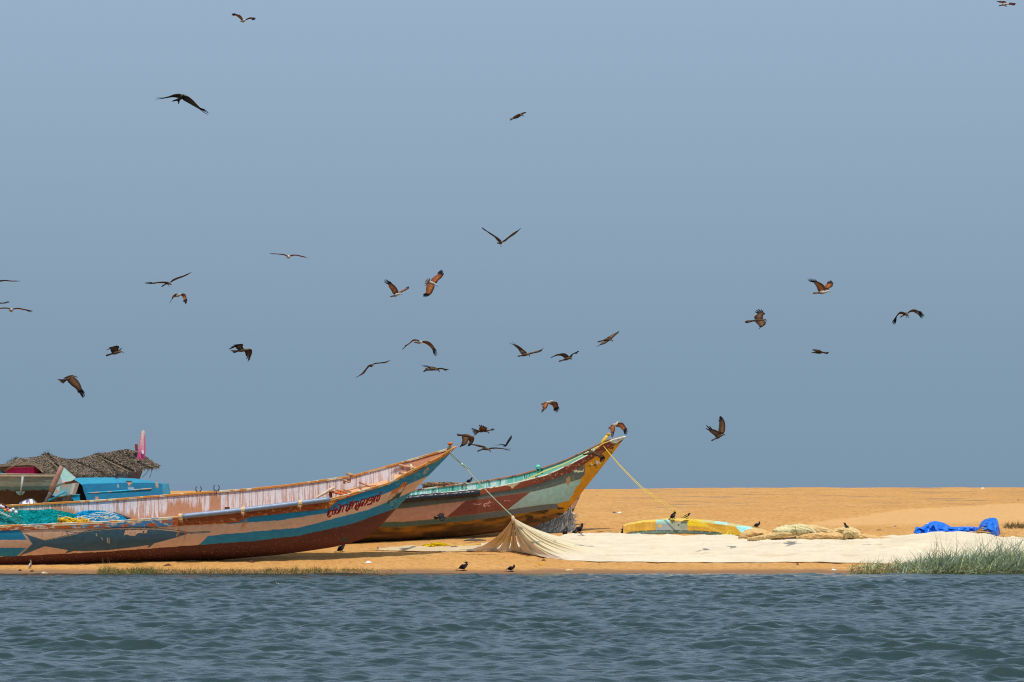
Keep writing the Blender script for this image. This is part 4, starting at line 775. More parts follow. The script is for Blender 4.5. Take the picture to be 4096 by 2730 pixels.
    c = np.empty(Uv.shape + (3,)); c[:] = alb((110, 122, 128)); k = (Uv > .2) & (Uv < .62) & (Vv > .05); c[k] = alb((226, 220, 226)); k = (Uv > .38) & (Uv < .68) & (Vv < .14); c[k] = alb((96, 70, 140)); k = (vn(Uv * 22, Vv * 40, 3) > .72) & (Uv < .66); c[k] = alb((60, 44, 96))
    b = Bag(); b.add(V, gridF(30, 16), c.reshape(-1, 3)); b.add(V + [0, .55, -.02], gridF(30, 16)[:, ::-1], alb((80, 90, 96))); b.obj('bag_body', M['tarp'], t)
    b = Bag(); b.tube([P(x, itp(x, [(76, 2014), (98, 2003), (120, 1997), (132, 1998), (150, 2016)]) - .5, 22.1) for x in np.linspace(76, 150, 16)], .025, alb((92, 104, 110)), 6); b.obj('seam', M['rope'], t)
wreck()
# ------------------------------------------------------------------ what lies in the striped boat
def cargo():
    def pile(name, label, cat, top, x0, x1, Yc, c0, hump=5, fibre=2500, fcol=None, dep=.9, base=None):
        xs = np.linspace(x0, x1, 110); U = np.linspace(0, 1, 30); X, Uu = np.meshgrid(xs, U, indexing='ij'); tp = itp(xs, top)[:, None]; bs = itp(xs, base)[:, None] if base else itp(xs, N1)[:, None] + 22
        y = tp + (bs - tp) * Uu ** 1.15; V = P(X, y, Yc + dep * (.5 - Uu)); 
        V[..., 2] += .11 * (fbm(X * .045, Uu * 3.5, 3, 5) - .5) * sst(0, .1, Uu); V[..., 1] += .20 * (fbm(X * .05, Uu * 5, 6) - .5)
        c = alb(c0) * (.65 + .7 * fbm(X * .06, Uu * 5, 2))[..., None]; b = Bag(); b.add(V, gridF(110, 30), c.reshape(-1, 3))
        Vb = V.copy(); Vb[..., 1] = 2 * V[:, :1, 1] - V[..., 1] + .02; b.add(Vb, gridF(110, 30)[:, ::-1], c.reshape(-1, 3))
        n = fibre; i = RNG.integers(0, 110, n); j = (RNG.random(n) * 29).astype(int); d = np.stack([RNG.normal(0, 1, n), RNG.normal(-.3, .3, n), RNG.normal(0, .45, n)], -1)
        Vf, F, C = blades(V[i, j] + [0, -.015, .01], d, RNG.uniform(.06, .2, n), np.full(n, .014), alb(fcol or c0) * RNG.uniform(.35, 1.5, (n, 1)), None, .3, 2); b.add(Vf, F.tolist(), C); o = b.obj(name, M['net']); tag(o, label, cat, 'nets heaped in the striped boat'); return o
    pile('fishing_net', 'wide teal fishing net heaped in the stern of the striped boat', 'net', [(-200,2040),(20,2040),(62,2040),(110,2042),(165,2041),(190,2037),(205,2036),(222,2041),(260,2048),(300,2057),(330,2075)], -200, 330, 3.1, (8, 134, 134), fibre=4200)
    pile('fishing_net', 'bright blue fishing net heap with pale lines in the striped boat', 'net', [(296,2070),(305,2054),(330,2045),(365,2042),(400,2043),(450,2053),(490,2064),(512,2076)], 296, 512, 3.0, (8, 124, 176), fibre=1800, fcol=(40, 160, 186))
    pile('fishing_net', 'dark teal net bundle below the floats at the stern of the striped boat', 'net', [(-200,2036),(0,2036),(30,2046),(60,2060),(85,2078),(104,2096)], -200, 104, 2.5, (36, 120, 118), fibre=1800, fcol=(60, 140, 135))
    # rope
    def coil(name, label, x0, x1, y0, y1, Yc, col, n, r=.022, amp=(40, 9), grp=None, mid=None):
        b = Bag()
        for q in range(n):
            cx = RNG.uniform(x0, x1); cy = RNG.uniform(y0, y1); ax = RNG.uniform(.4, 1) * amp[0]; ay = RNG.uniform(.5, 1) * amp[1]; ph = RNG.random() * 6.28; th = np.linspace(0, RNG.uniform(2.2, 5), 22)
            b.tube(P(np.clip(cx + ax * np.cos(th + ph), x0 - 4, x1 + 4), cy + ay * np.sin(th * 1.3 + ph) - .0, Yc + .2 * np.sin(th + q)), r, alb(col) * RNG.uniform(.75, 1.12), 5)
        o = b.obj(name, M['rope']); tag(o, label, 'rope', grp)
    coil('rope_coil', 'yellow rope coil lying on the teal net in the striped boat', 236, 352, 2078, 2088, 2.35, (240, 166, 40), 34, .022, (34, 8))
    coil('tangled_cord', 'white tangled cords above the yellow rope coil', 236, 470, 2064, 2078, 2.5, (226, 216, 184), 16, .011, (46, 9))
    for grp, lb in (([[(-20,2040),(10,2052),(35,2064),(47,2068)], [(-20,2046),(8,2056),(30,2066),(47,2068)]], 'pale head line running down over the dark teal bundle under the floats'), ([[(355,2062),(385,2052),(430,2050),(470,2060)], [(355,2062),(402,2058),(440,2056)], [(420,2052),(460,2064),(480,2072)]], 'pale thin line looped over the bright blue net heap')):
        b = Bag()
        for l in grp: b.tube([P(x, y, 2.45) for x, y in l], .012, alb((215, 214, 196)), 5)
        o = b.obj('line', M['rope']); tag(o, lb, 'rope')
    b = Bag(); b.tube([P(-30, 2014, 2.9), P(2, 2016, 2.9), P(16, 2021, 2.9), P(28, 2032, 2.9)], .04, alb((84, 58, 56)), 8); o = b.obj('float_rope', M['rope']); tag(o, 'dark thick rope arching over the floats at the left edge', 'rope')
    fl = [(20, 2042, .065, (238, 122, 34), 'orange net float, leftmost of the float string'), (36, 2046, .07, (240, 130, 60), 'orange and white net float in the middle of the string'), (43, 2045, .07, (240, 226, 214), 'white net float touching the orange one'), (52, 2039, .072, (240, 220, 200), 'cream net float highest in the string'), (64, 2050, .075, (232, 222, 200), 'large cream net float nearest the teal net'), (4, 2026, .07, (226, 200, 205), 'pale pink net float under the dark rope'), (13, 2030, .065, (214, 168, 170), 'dull pink net float beside the dark rope'), (31, 2037, .05, (214, 90, 120), 'small pink net float behind the orange floats'), (80, 2066, .05, (40, 170, 110), 'small green net float at the end of the string')]
    for x, y, r, c, lb in fl:
        b = Bag(); b.ball(P(x, y, 2.25), (r, r, r * 1.05), alb(c), 10, 14); b.tube([P(x, y, 2.25) + [-r * 1.15, 0, 0], P(x, y, 2.25) + [r * 1.15, 0, 0]], r * .2, alb((200, 190, 170)), 6); o = b.obj('net_float', M['tarp']); tag(o, lb, 'float', 'net floats in the striped boat')
    b = Bag(); b.tube([P(455, 2053, 3.6), P(520, 2076, 3.2)], .05, alb((74, 62, 56)), 4); o = b.obj('dark_board', M['wood'], None, False); tag(o, 'dark board sloping beside the blue net heap', 'board')
cargo()
# ------------------------------------------------------------------ the upturned boat, nets, tarpaulin on the right
def upturned():
    root = empty('overturned_boat', G(2760, 2140), 'weathered yellow boat with pale blue patches lying upside down on the sand', 'boat')
    xs = np.linspace(2493, 3085, 260); top = itp(xs, [(2493,2103),(2500,2098),(2515,2093),(2572,2082),(2668,2074),(2744,2075),(2840,2081),(2936,2095),(3012,2108),(3050,2117),(3085,2134)])
    ch = itp(xs, [(2493,2106),(2515,2099),(2572,2090),(2668,2083),(2744,2085),(2840,2094),(2936,2108),(3012,2119),(3050,2126),(3085,2137)])
    low = itp(xs, [(2493,2146),(2505,2146),(2591,2138),(2744,2134),(2878,2141),(2980,2150),(3085,2150)])
    U = np.linspace(0, 1, 40); Yc = smooth(np.array([Yg(x, y) for x, y in zip(xs, low)]), 61) + .9; V = []
    hb = itp(xs, [(2493, .75), (2900, .9), (3040, .45), (3085, .1)])
    for i, x in enumerate(xs):
        u = U; a = np.clip(u / .3, 0, 1); c = np.clip((u - .3) / .7, 0, 1); y = top[i] + (ch[i] - top[i]) * a ** 1.5 + (low[i] - ch[i]) * c; Y = Yc[i] - hb[i] * (.75 * np.sin(a * PI / 2) + .25 * c); V.append(P(x + 0 * u, y, Y))
    V = np.array(V); X, Yp = PJ(V); Uu = np.broadcast_to(U[None], X.shape)
    c = np.empty(X.shape + (3,)); ye = alb((200, 144, 44)) * (.8 + .35 * fbm(X * .02, Yp * .1, 2))[..., None]; c[:] = ye
    st = (X < 2630) & (vn(X * .22, Yp * .03, 3) > .52); c[st] = (ye * .84)[st]
    tp = Uu < .3; t2 = alb((232, 176, 64)) * (.9 + .2 * fbm(X * .03, Yp * .2, 5))[..., None]; c[tp] = t2[tp]; k = tp & (X > 2760); c[k] = alb((190, 172, 110)) * 1.0  # top painted brighter than the side: overhead sun put into the colour
    k = (X > 2740) & (X < 2832) & (Uu < .55) & (fbm(X * .03, Yp * .1, 4) > .4); c[k] = alb((236, 176, 20))
    k = (X > 2625) & (X < 2682) & (Yp > 2079) & (fbm(X * .05, Yp * .05, 3) > .26); m2 = alb((156, 196, 176)) + (alb((136, 138, 132)) - alb((156, 196, 176))) * sst(2084, 2100, Yp)[..., None]; c[k] = m2[k]
    k = (X >= 2682) & (X < 2750) & (Yp > 2084 + 5 * fbm(X * .1, X * 0, 2)); c[k] = (alb((138, 138, 112)) * (.8 + .4 * fbm(X * .1, Yp * .1, 5))[..., None])[k]
    k = inpoly(X, Yp, zp((2900, 2080, 5.8825), [(265,150),(330,140),(560,160),(690,210),(600,240),(470,250),(420,300),(380,300),(320,240),(270,190)])); c[k] = alb((150, 206, 200))
    k = (np.abs(X - 2885) < 26) & tp & (fbm(X * .06, Yp, 2) > .45); c[k] = alb((150, 215, 205))
    bt = itp(X[:, 0], [(2493, 2150), (2506, 2135), (2560, 2127), (2640, 2125), (2800, 2127), (2900, 2136), (3085, 2158)])[:, None] + 3 * (fbm(X * .1, Yp * 0, 6) - .5); k = Yp > bt; c[k] = (alb((84, 104, 88)) * (.75 + .5 * fbm(X * .05, Yp * .2, 3))[..., None])[k]; k = np.abs(Yp - bt + 2) < 1.6; c[k] = alb((70, 62, 44))
    k = ((X - 2714) ** 2 + (Yp - 2101) ** 2 < 12); c[k] = alb((40, 40, 40)); k = (np.abs(X - 2711) < 8) & (np.abs(Yp - 2085) < 2); c[k] = alb((180, 110, 60))
    b = Bag(); b.add(V, gridF(260, 40), c.reshape(-1, 3)); Vb = V.copy(); Vb[..., 1] = 2 * Yc[:, None] - V[..., 1]; b.add(Vb, gridF(260, 40)[:, ::-1], c.reshape(-1, 3)); e = np.concatenate([V[0], Vb[0][::-1]]); b.add(e, [list(range(len(e)))], alb((128, 96, 40))); b.obj('hull', M['paint'], root)
    b = Bag(); b.box(P(2484, 2146, Yc[0] - .3), P(2493, 2126, Yc[0]), alb((40, 36, 34))); b.obj('rudder_hanging', M['wood'], root, False)
    b = Bag(); xs2 = np.linspace(2510, 2960, 40); b.tube([P(x, itp(x, [(2510, 2146), (2591, 2138), (2744, 2134), (2878, 2141), (2960, 2149)]), np.interp(x, xs, Yc - hb) - .03) for x in xs2], .03, alb((70, 70, 52)), 6); b.obj('gunwale', M['wood'], root)
upturned()
NEAR = [(1925,2204),(2000,2206),(2060,2208),(2095,2214),(2168,2231),(2274,2244),(2400,2249),(2550,2250),(2783,2252),(3000,2252),(3280,2250),(3333,2253),(3500,2256),(3800,2262),(4150,2268),(4500,2270)]
FAR = [(1925,2190),(2040,2188),(2090,2182),(2140,2172),(2223,2157),(2300,2149),(2359,2144),(2486,2144),(2600,2149),(2974,2155),(3300,2160),(3467,2160),(3733,2150),(3878,2137),(3940,2142),(3981,2151),(4150,2160),(4500,2165)]
def spread_net():
    root = empty('spread_net', G(2700, 2215), 'large cream white net spread on the sand and hoisted to a peak by a rope', 'net')
    xs = np.concatenate([np.arange(1925, 4130, 6), np.linspace(4140, 4500, 12)]); n = len(xs); m = 130
    yn = np.array([Yg(x, y) for x, y in zip(xs, itp(xs, NEAR))]); yf = np.array([Yg(x, y) for x, y in zip(xs, itp(xs, FAR))])
    yn = yn + .16 * (fbm(xs * .012, xs * 0, 2) - .5) * 2 + .05 * (vn(xs * .08, xs * 0, 3) - .5); yf = yf + .5 * (fbm(xs * .01, xs * 0, 4) - .5) + .25 * (vn(xs * .05, xs * 0, 5) - .5)
    U = np.linspace(0, 1, m)[None]; Y = smooth(yn, 5)[:, None] * (1 - U) + smooth(yf, 9)[:, None] * U; X = CX + (xs[:, None] - 2048) * (DIST + Y) / DIST / 100
    e = np.minimum(U, 1 - U)
    wr = .16 * (fbm(X * .5, Y * 1.6, 2, 5) - .45) + .05 * np.abs(np.sin(Y * 3.0 + 2.4 * fbm(X * .25, Y * .4, 5))) * fbm(X * .4, Y * .5, 6) * 1.5 + .09 * (1 - np.abs(fbm(X * .8, Y * 2.4, 1, 4) - .5) * 2) ** 6
    wr = wr + .30 * np.exp(-((X - 37.7) / 1.5) ** 2 - ((Y - 9.6) / 1.4) ** 2)
    Z = gz(X, Y, False) + .05 * sst(0, .02, e) + np.maximum(wr, 0) * sst(0, .06, e) + .02
    c = alb((249, 229, 194), (1.18, 1.12, 1.05)) * (.9 + .16 * fbm(X * .7, Y * 2.2, 3))[..., None]
    dk = sst(.62, .8, fbm(X * .5, Y * 2.8, 7, 5))[..., None] * .35; c = c * (1 - dk) + alb((224, 180, 130), (1.18, 1.1, 1)) * dk
    mobj('sheet', np.stack([X, Y, Z], -1).reshape(-1, 3), gridF(n, m), M['cloth'], root, c.reshape(-1, 3))
    # the left tail of the net
    xs = np.arange(1508, 1935, 5); q = len(xs); a = np.array([Yg(x, y) for x, y in zip(xs, itp(xs, [(1508, 2205), (1600, 2207), (1780, 2210), (1935, 2207)]))]); f = np.array([Yg(x, y) for x, y in zip(xs, itp(xs, [(1508, 2202), (1560, 2197), (1640, 2184), (1700, 2193), (1800, 2191), (1935, 2186)]))])
    U = np.linspace(0, 1, 40)[None]; Y = a[:, None] * (1 - U) + f[:, None] * U + .05 * (vn(xs * .1, xs * 0, 2) - .5)[:, None]; X = CX + (xs[:, None] - 2048) * (DIST + Y) / DIST / 100
    Z = gz(X, Y, False) + .03 + .10 * np.sin(PI * U) * (.25 + fbm(xs * .03, xs * 0, 5))[:, None] + .10 * (fbm(X * 2, Y * 6, 3) - .4) * np.sin(PI * U)
    c = alb((232, 202, 156), (1.18, 1.12, 1.05)) * (.85 + .25 * fbm(X * .7, Y * 3, 3))[..., None]; mobj('tail', np.stack([X, Y, Z], -1).reshape(-1, 3), gridF(q, 40), M['cloth'], root, c.reshape(-1, 3))
    # the hoisted peak: folds hang from the knot to feet all round
    A = P(2052, 2070, 6.0)
    def fan(name, feet, sag, folds, col, m=46, amp=.05):
        fx = [p[0] for p in feet]; fy = [p[1] for p in feet]; k = np.arange(len(feet)); t = np.linspace(0, len(feet) - 1, 150)
        Ft = np.stack([G(np.interp(i, k, fx), np.interp(i, k, fy), .03) for i in t]); Ft = np.stack([smooth(Ft[:, j], 9) for j in range(3)], 1); sg = np.interp(t, k, sag)
        u = np.linspace(0, 1, m)[None, :, None]; V = A[None, None] * (1 - u) + Ft[:, None] * u; u0 = u[..., 0]
        V[..., 2] -= sg[:, None] * np.sin(PI * u0 ** .8) * (1 - .25 * u0)
        ph = t[:, None] * folds; w = amp * np.sin(PI * np.clip(u0 * 1.1, 0, 1)) * (np.sin(ph) + .6 * np.sin(2.3 * ph + 1 + u0 * 2) + .5 * np.sin(4.1 * ph + u0 * 3))
        V[..., 1] -= w; V[..., 2] += .5 * w; V[..., 2] = np.maximum(V[..., 2], gz(V[..., 0], V[..., 1], False) + .04)
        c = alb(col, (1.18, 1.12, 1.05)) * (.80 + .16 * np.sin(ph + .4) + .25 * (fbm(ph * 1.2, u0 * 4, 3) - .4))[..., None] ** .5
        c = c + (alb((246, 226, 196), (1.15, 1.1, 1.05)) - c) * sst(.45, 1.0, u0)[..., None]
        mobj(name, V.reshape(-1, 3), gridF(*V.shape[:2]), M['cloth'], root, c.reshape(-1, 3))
    fan('front_drape', [(2093,2214),(2130,2224),(2168,2231),(2274,2243),(2400,2238),(2520,2222)], [.34, .36, .40, .44, .46, .46], 5.5, (254, 228, 182), amp=.05)
    fan('back_drape', [(2520,2222),(2470,2200),(2380,2180),(2290,2166)], [.46, .40, .28, .10], 4.0, (254, 232, 190), amp=.04)
    fan('left_drape', [(1884,2209),(1930,2208),(1978,2205)], [.30, .34, .40], 4.0, (234, 194, 132), 46, .03); fan('inner_drape', [(1990,2209),(2022,2208),(2036,2205)], [.22, .26, .28], 4.0, (236, 198, 138), 46, .02); fan('gauze_drape', [(2036,2206),(2062,2210),(2093,2214)], [.50, .62, .52], 5.0, (232, 200, 148), 46, .03)
    b = Bag(); b.tube([A + [-.02, 0, .06], A + [0, 0, -.05], A + [.03, -.03, -.22]], [.05, .08, .06], alb((240, 214, 170), (1.1, 1.1, 1)), 9); b.obj('knot', M['cloth'], root)
spread_net()
def ropes():
    b = Bag(); a = P(1800, 1806, 4.7); e = P(2052, 2068, 6.0); kx = P(1848, 1858, 5.0)
    t = np.linspace(0, 1, 12)[:, None]
    for dx in (-.04, .05): pts = a * (1 - t) + kx * t; pts = pts + np.array([dx, 0, -abs(dx)]) * np.sin(PI * t ** .5) * 1.2; b.tube(pts, .016, alb((150, 160, 130)), 6)
    t = np.linspace(0, 1, 20)[:, None]; pts = kx * (1 - t) + e * t; pts[:, 2] -= .05 * np.sin(PI * t[:, 0]); b.tube(pts, .020, alb((186, 194, 160)), 7); b.ball(kx, (.05, .05, .06), alb((190, 206, 180)), 6, 8, .3); b.tube([kx, kx + [.12, 0, -.06], kx + [.2, 0, -.13], kx + [.22, 0, -.2]], .025, alb((150, 168, 140)), 6)
    root = empty('bow_rope', a, 'pale green mooring rope from the blue bow down to the net peak', 'rope'); b.obj('line', M['rope'], root)
    b = Bag(); 
    for j in range(5): th = np.linspace(0, 2 * PI, 14); b.tube([P(1798, 1797, 4.88) + [.075 * math.cos(q), .075 * math.sin(q), -.03 * j + .05 + .012 * math.sin(2 * q + j)] for q in th], .016, alb((96, 116, 96)), 5, False)
    b.obj('turns', M['rope'], root)
    root = empty('stern_rope', P(2410, 1780, 12.5), 'long yellow double rope sagging from the orange bow to the bunched net', 'rope')
    L = [(2408, 1778), (2437, 1815), (2465, 1850), (2520, 1910), (2575, 1964), (2640, 2009), (2700, 2046), (2783, 2091), (2897, 2138), (2975, 2158)]; xs = np.linspace(2408, 2975, 60); ys = smooth(np.interp(xs, [p[0] for p in L], [p[1] for p in L]), 9); Yr = np.interp(xs, [2408, 2975], [12.8, 9.9])
    for d in (0, 1):
        b = Bag(); b.tube(P(xs + 3 * d * np.sin((xs - 2408) / 567 * PI), ys - 6.5 * d * np.sin(np.clip((xs - 2408) / 567 * PI, 0, PI)) ** .7, Yr), .014, alb((240, 182, 84)), 6); b.obj('line', M['rope'], root)
    def scribble(name, label, x0, x1, y0, y1, n, col, r, amp, hmax):
        b = Bag()
        for q in range(n):
            cx = RNG.uniform(x0, x1); cy = RNG.uniform(y0, y1); g = G(cx, cy); ax = RNG.uniform(.3, 1) * amp; ay = RNG.uniform(.4, 1) * .3; ph = RNG.random() * 6.28; th = np.linspace(0, RNG.uniform(2, 4.5), 20); hh = RNG.uniform(.02, hmax) * (1 - abs((cx - (x0 + x1) / 2) / (x1 - x0)) * 1.4)
            pts = np.stack([g[0] + ax * np.cos(th + ph), g[1] + ay * np.sin(th * 1.2 + ph), g[2] + .02 + np.abs(hh * np.sin(th * .8 + ph))], -1); b.tube(pts, r, alb(col) * RNG.uniform(.7, 1.1), 5)
        o = b.obj(name, M['rope']); tag(o, label, 'rope')
    scribble('rope_coil', 'tangle of bright yellow rope on the sand beside the orange-bowed boat', 1718, 1780, 2182, 2190, 22, (236, 176, 20), .02, .35, .14)
    scribble('rope_coil', 'yellow fuzzy rope tangle where the long rope meets the bunched net', 2895, 2955, 2144, 2154, 34, (240, 184, 50), .016, .22, .24)
    b = Bag(); b.tube([G(x, y, .03) for x, y in ((1776, 2189), (1800, 2193), (1840, 2188), (1880, 2184), (1925, 2181), (1960, 2178))], .017, alb((222, 180, 80)), 5); b.tube([G(x, y, .03) for x, y in ((1776, 2186), (1765, 2192), (1756, 2195), (1730, 2187), (1716, 2190))], .02, alb((226, 180, 30)), 5); o = b.obj('rope_end', M['rope']); tag(o, 'yellow rope trailing across the sand towards the white net', 'rope')
ropes()
def bundles():
    t = empty('bunched_net', G(3200, 2160), 'long tan bunched net lying along the back edge of the white net', 'net')
    def roll(name, pts, r, col, tw=7, ribs=6, amp=.16, k=64, seg=130):
        q = np.arange(len(pts)); tt = np.linspace(0, len(pts) - 1, seg); x = smooth(np.interp(tt, q, [p[0] for p in pts]), 15); y = smooth(np.interp(tt, q, [p[1] for p in pts]), 15); dY = np.interp(tt, q, [p[2] for p in pts]); R = smooth(np.interp(tt, q, r), 9)
        C0 = np.stack([P(a, b_, Yg(a, 2158) - .55 + d) for a, b_, d in zip(x, y, dY)]); T = np.gradient(C0, axis=0); T /= np.linalg.norm(T, axis=1)[:, None]; A = np.cross(T, [0, 0, 1.]); A /= np.linalg.norm(A, axis=1)[:, None] + 1e-9; B = np.cross(A, T); th = np.arange(k) * 2 * PI / k; s = np.linspace(0, 1, seg)[:, None] * seg * .03 + pts[0][0]
        cx, sx = np.cos(th)[None], np.sin(th)[None]; w1 = fbm(s * .8 + 0 * cx, cx * 1.1 + 3, 2, 3) - .5; w2 = fbm(s * .5 + sx, cx * .9 + 7, 5, 3) - .5
        ph = (2 + ribs * .4) * (th[None] + 2.6 * w1) + tw * .45 * s + 5 * w2; dent = .6 * np.sin(ph) + .5 * np.sin(2.6 * ph + 6 * w1) + .45 * np.sin(5.3 * ph + 9 * w2)
        rr = R[:, None] * (1 + .12 * dent + .30 * w1 + .22 * w2)
        rr = rr * .9; V = C0[:, None] + rr[..., None] * (A[:, None] * np.cos(th)[None, :, None] * 1.15 + B[:, None] * np.sin(th)[None, :, None])
        c = alb(col, (.88, .84, .90)) * (.94 + .11 * dent)[..., None]; mobj(name, V.reshape(-1, 3), gridF(seg, k, True).tolist() + [list(range(k)), list(range((seg - 1) * k, seg * k))], M['net'], t, c.reshape(-1, 3))
    roll('net_roll', [(2955,2152,-.1),(2985,2142,0),(3010,2136,.1),(3050,2138,.1),(3090,2146,0),(3130,2150,-.2)], [.06,.20,.24,.20,.14,.08], (232, 178, 124), 5, 7)
    roll('net_roll', [(2990,2157,-.5),(3040,2152,-.5),(3090,2144,-.4),(3130,2138,-.3),(3170,2135,-.2)], [.05,.10,.13,.13,.10], (234, 184, 132), 6, 6)
    roll('net_roll', [(3092,2133,-.2),(3110,2130,-.2),(3140,2126,-.1),(3180,2118,0),(3215,2121,0),(3240,2128,.1),(3262,2138,.1)], [.10,.22,.26,.25,.25,.2,.12], (244, 204, 160), 8, 8, .14)
    roll('net_roll', [(3200,2126,.3),(3235,2122,.3),(3270,2124,.3),(3310,2131,.2),(3345,2140,.1),(3385,2148,0)], [.14,.22,.22,.2,.17,.1], (236, 184, 134), 7, 7)
    roll('net_roll', [(3185,2154,-.4),(3230,2149,-.4),(3280,2145,-.3),(3330,2146,-.3),(3372,2150,-.3)], [.07,.14,.17,.15,.09], (230, 176, 122), 6, 6)
    roll('net_roll', [(3335,2128,.2),(3370,2124,.2),(3400,2122,.2),(3425,2130,.1),(3440,2142,0)], [.12,.16,.15,.13,.09], (238, 188, 138), 7, 6)
    roll('net_roll', [(3376,2154,-.2),(3386,2140,-.2),(3400,2130,-.2),(3420,2136,-.2),(3432,2148,-.2)], [.08,.2,.2,.17,.1], (238, 190, 138), 9, 7)
    roll('net_roll', [(3415,2148,-.1),(3450,2149,-.1),(3500,2153,-.1),(3560,2156,0),(3620,2155,.2),(3680,2151,.4),(3740,2148,.6),(3800,2145,.8),(3880,2139,1.0)], [.12,.13,.10,.07,.06,.07,.07,.06,.05], (230, 178, 126), 9, 5)
    o = Bag(); 
    # sand coloured net heap, folded in curved layers
    U, Vv = np.meshgrid(np.linspace(0, 1, 90), np.linspace(0, 1, 60), indexing='ij'); pxs = 3882 + 118 * U; tp = np.interp(pxs, [3882, 3915, 3930, 3960, 3972, 3985, 3996, 4000], [2137, 2118, 2110, 2108, 2117, 2125, 2143, 2150]); bs = np.interp(pxs, [3882, 3930, 4000], [2139, 2150, 2153])
    f = np.sin(30 * (Vv + .35 * (U - .4) ** 2 * 2.2 - .5 * U)) ; yh = Yg(3940, 2150) + .75; V = P(pxs, tp + (bs - tp) * Vv, yh - .8 * np.sin(Vv * PI / 2) - .06 * f); c = alb((206, 158, 96), (1.05, 1, .95)) * (.85 + .16 * f)[..., None]
    o.add(V, gridF(90, 60), c.reshape(-1, 3)); Vb = V.copy(); Vb[..., 1] = 2 * yh - V[..., 1]; o.add(Vb, gridF(90, 60)[:, ::-1], c.reshape(-1, 3)); ob = o.obj('net_heap', M['net']); tag(ob, 'brown folded net heap in front of the right end of the blue tarpaulin', 'net')
    # the tarpaulin
    root = empty('tarpaulin', G(3800, 2140), 'crumpled bright blue tarpaulin with two humps on the sand', 'tarpaulin')
    xs = np.linspace(3629, 4006, 230); tp = itp(xs, [(3629,2143),(3640,2136),(3655,2131),(3660,2118),(3665,2107),(3680,2111),(3690,2107),(3716,2090),(3730,2086),(3743,2085),(3760,2088),(3774,2092),(3790,2100),(3804,2108),(3830,2108.5),(3858,2107),(3890,2107),(3905,2109),(3916,2112),(3920,2098),(3926,2087),(3940,2078),(3960,2072.5),(3980,2071.5),(3988,2077),(3993,2090),(3997,2111),(4001,2130),(4006,2149)])
    bs = itp(xs, [(3629,2145),(3665,2147),(3720,2142),(3760,2138),(3807,2137),(3892,2133),(3960,2146),(4006,2151)]); U = np.linspace(0, 1, 70)[None]; Yc = (smooth(np.array([Yg(x, y) for x, y in zip(xs, bs)]), 41) + .75)[:, None]; hgt = (bs - tp)[:, None] / 60
    X = xs[:, None] + 0 * U; py = tp[:, None] + (bs - tp)[:, None] * U
    def facet(x, y, s): 
        r = np.random.default_rng(s); p = r.random((70, 2)) * [380, 1.0]; g = r.normal(size=(70, 2)); bst = np.full(x.shape, 1e9); out = np.zeros(x.shape)
        for (a, b_), (g0, g1) in zip(p, g):
            d = ((x - 3629 - a) / 16) ** 2 + ((y - b_) / .22) ** 2; k = d < bst; bst = np.where(k, d, bst); out = np.where(k, g0 * (x - 3629 - a) / 18 + g1 * (y - b_) / .25, out)
        return out
    cr = .15 * facet(X, U, 5) + .07 * np.sin(X * .16 + 5 * U + 4 * fbm(X * .02, U * 2, 3)) + .14 * (np.abs(fbm(X * .035, U * 2.5, 4) - .5) * 2 - .5)
    V = P(X, py, Yc - np.clip(hgt, .05, 1.2) * .8 * np.sin(U * PI / 2) - cr * np.sin(np.clip(U * 1.6, 0, 1) * PI * .5) * np.clip(hgt * 1.6, .1, 1)); c = alb((14, 98, 206), (.72, .72, .80)) * (.85 + .3 * fbm(X * .03, U * 3, 2))[..., None]
    Vb = V.copy(); Vb[..., 1] = 2 * Yc - V[..., 1]; b = Bag(); b.add(V, gridF(230, 70), c.reshape(-1, 3)); b.add(Vb, gridF(230, 70)[:, ::-1], c.reshape(-1, 3)); b.obj('sheet', M['tarp'], root)
    b = Bag(); b.tube([P(4004, 2134, Yg(4004, 2150)), G(4016, 2151)], .008, alb((90, 70, 50)), 4); b.obj('guy_line', M['rope'], root)
bundles()
def palm_heap():
    root = empty('palm_heap', G(2220, 2138), 'heap of dry grey palm fronds piled under the orange bow', 'palm fronds')
    TP = [(2120,2118),(2140,2106),(2200,2082),(2240,2062),(2262,2045),(2279,2040),(2288,2050),(2291,2062)]; xs = np.linspace(2120, 2292, 60); U = np.linspace(0, 1, 30)[None]; tp = itp(xs, TP)[:, None]; bs = itp(xs, [(2120, 2122), (2190, 2138), (2292, 2138)])[:, None]
    X = xs[:, None] + 0 * U; V = P(X, tp + (bs - tp) * U, 14.6 - 1.1 * U + .15 * fbm(X * .05, U * 4, 2)); Vb = V.copy(); Vb[..., 1] = 2 * 14.6 - V[..., 1]
    b = Bag(); b.add(V, gridF(60, 30), alb((96, 86, 82))); b.add(Vb, gridF(60, 30)[:, ::-1], alb((96, 86, 82))); b.obj('mound', M['palm'], root)
    n = 1700; x = RNG.uniform(2128, 2290, n); u = RNG.random(n) ** .85; tpx = itp(x, TP); bsx = itp(x, [(2120, 2122), (2190, 2138), (2292, 2138)]); rt = P(x, tpx + (bsx - tpx) * u, 14.5 - 1.15 * u)
    an = RNG.normal(np.where(x > 2262, 1.3, 1.0), .45, n); sgn = np.where(RNG.random(n) < .25, -1, 1); d = np.stack([np.cos(an), RNG.normal(-.25, .2, n), -np.abs(np.sin(an)) * sgn], -1); lt = RNG.random((n, 1)); c = alb((214, 194, 168), (.50, .48, .52)) * (.32 + 1.2 * lt ** 1.3)
    side = np.cross(d, np.array([0, -1., .5])); V, F, C = blades(rt, d, RNG.uniform(.2, .55, n), RNG.uniform(.03, .07, n), c, side, .12, 3); V[:, 2] = np.maximum(V[:, 2], gz(V[:, 0], V[:, 1], False) + .01); mobj('fronds', V, F, M['palm'], root, C, False)
palm_heap()
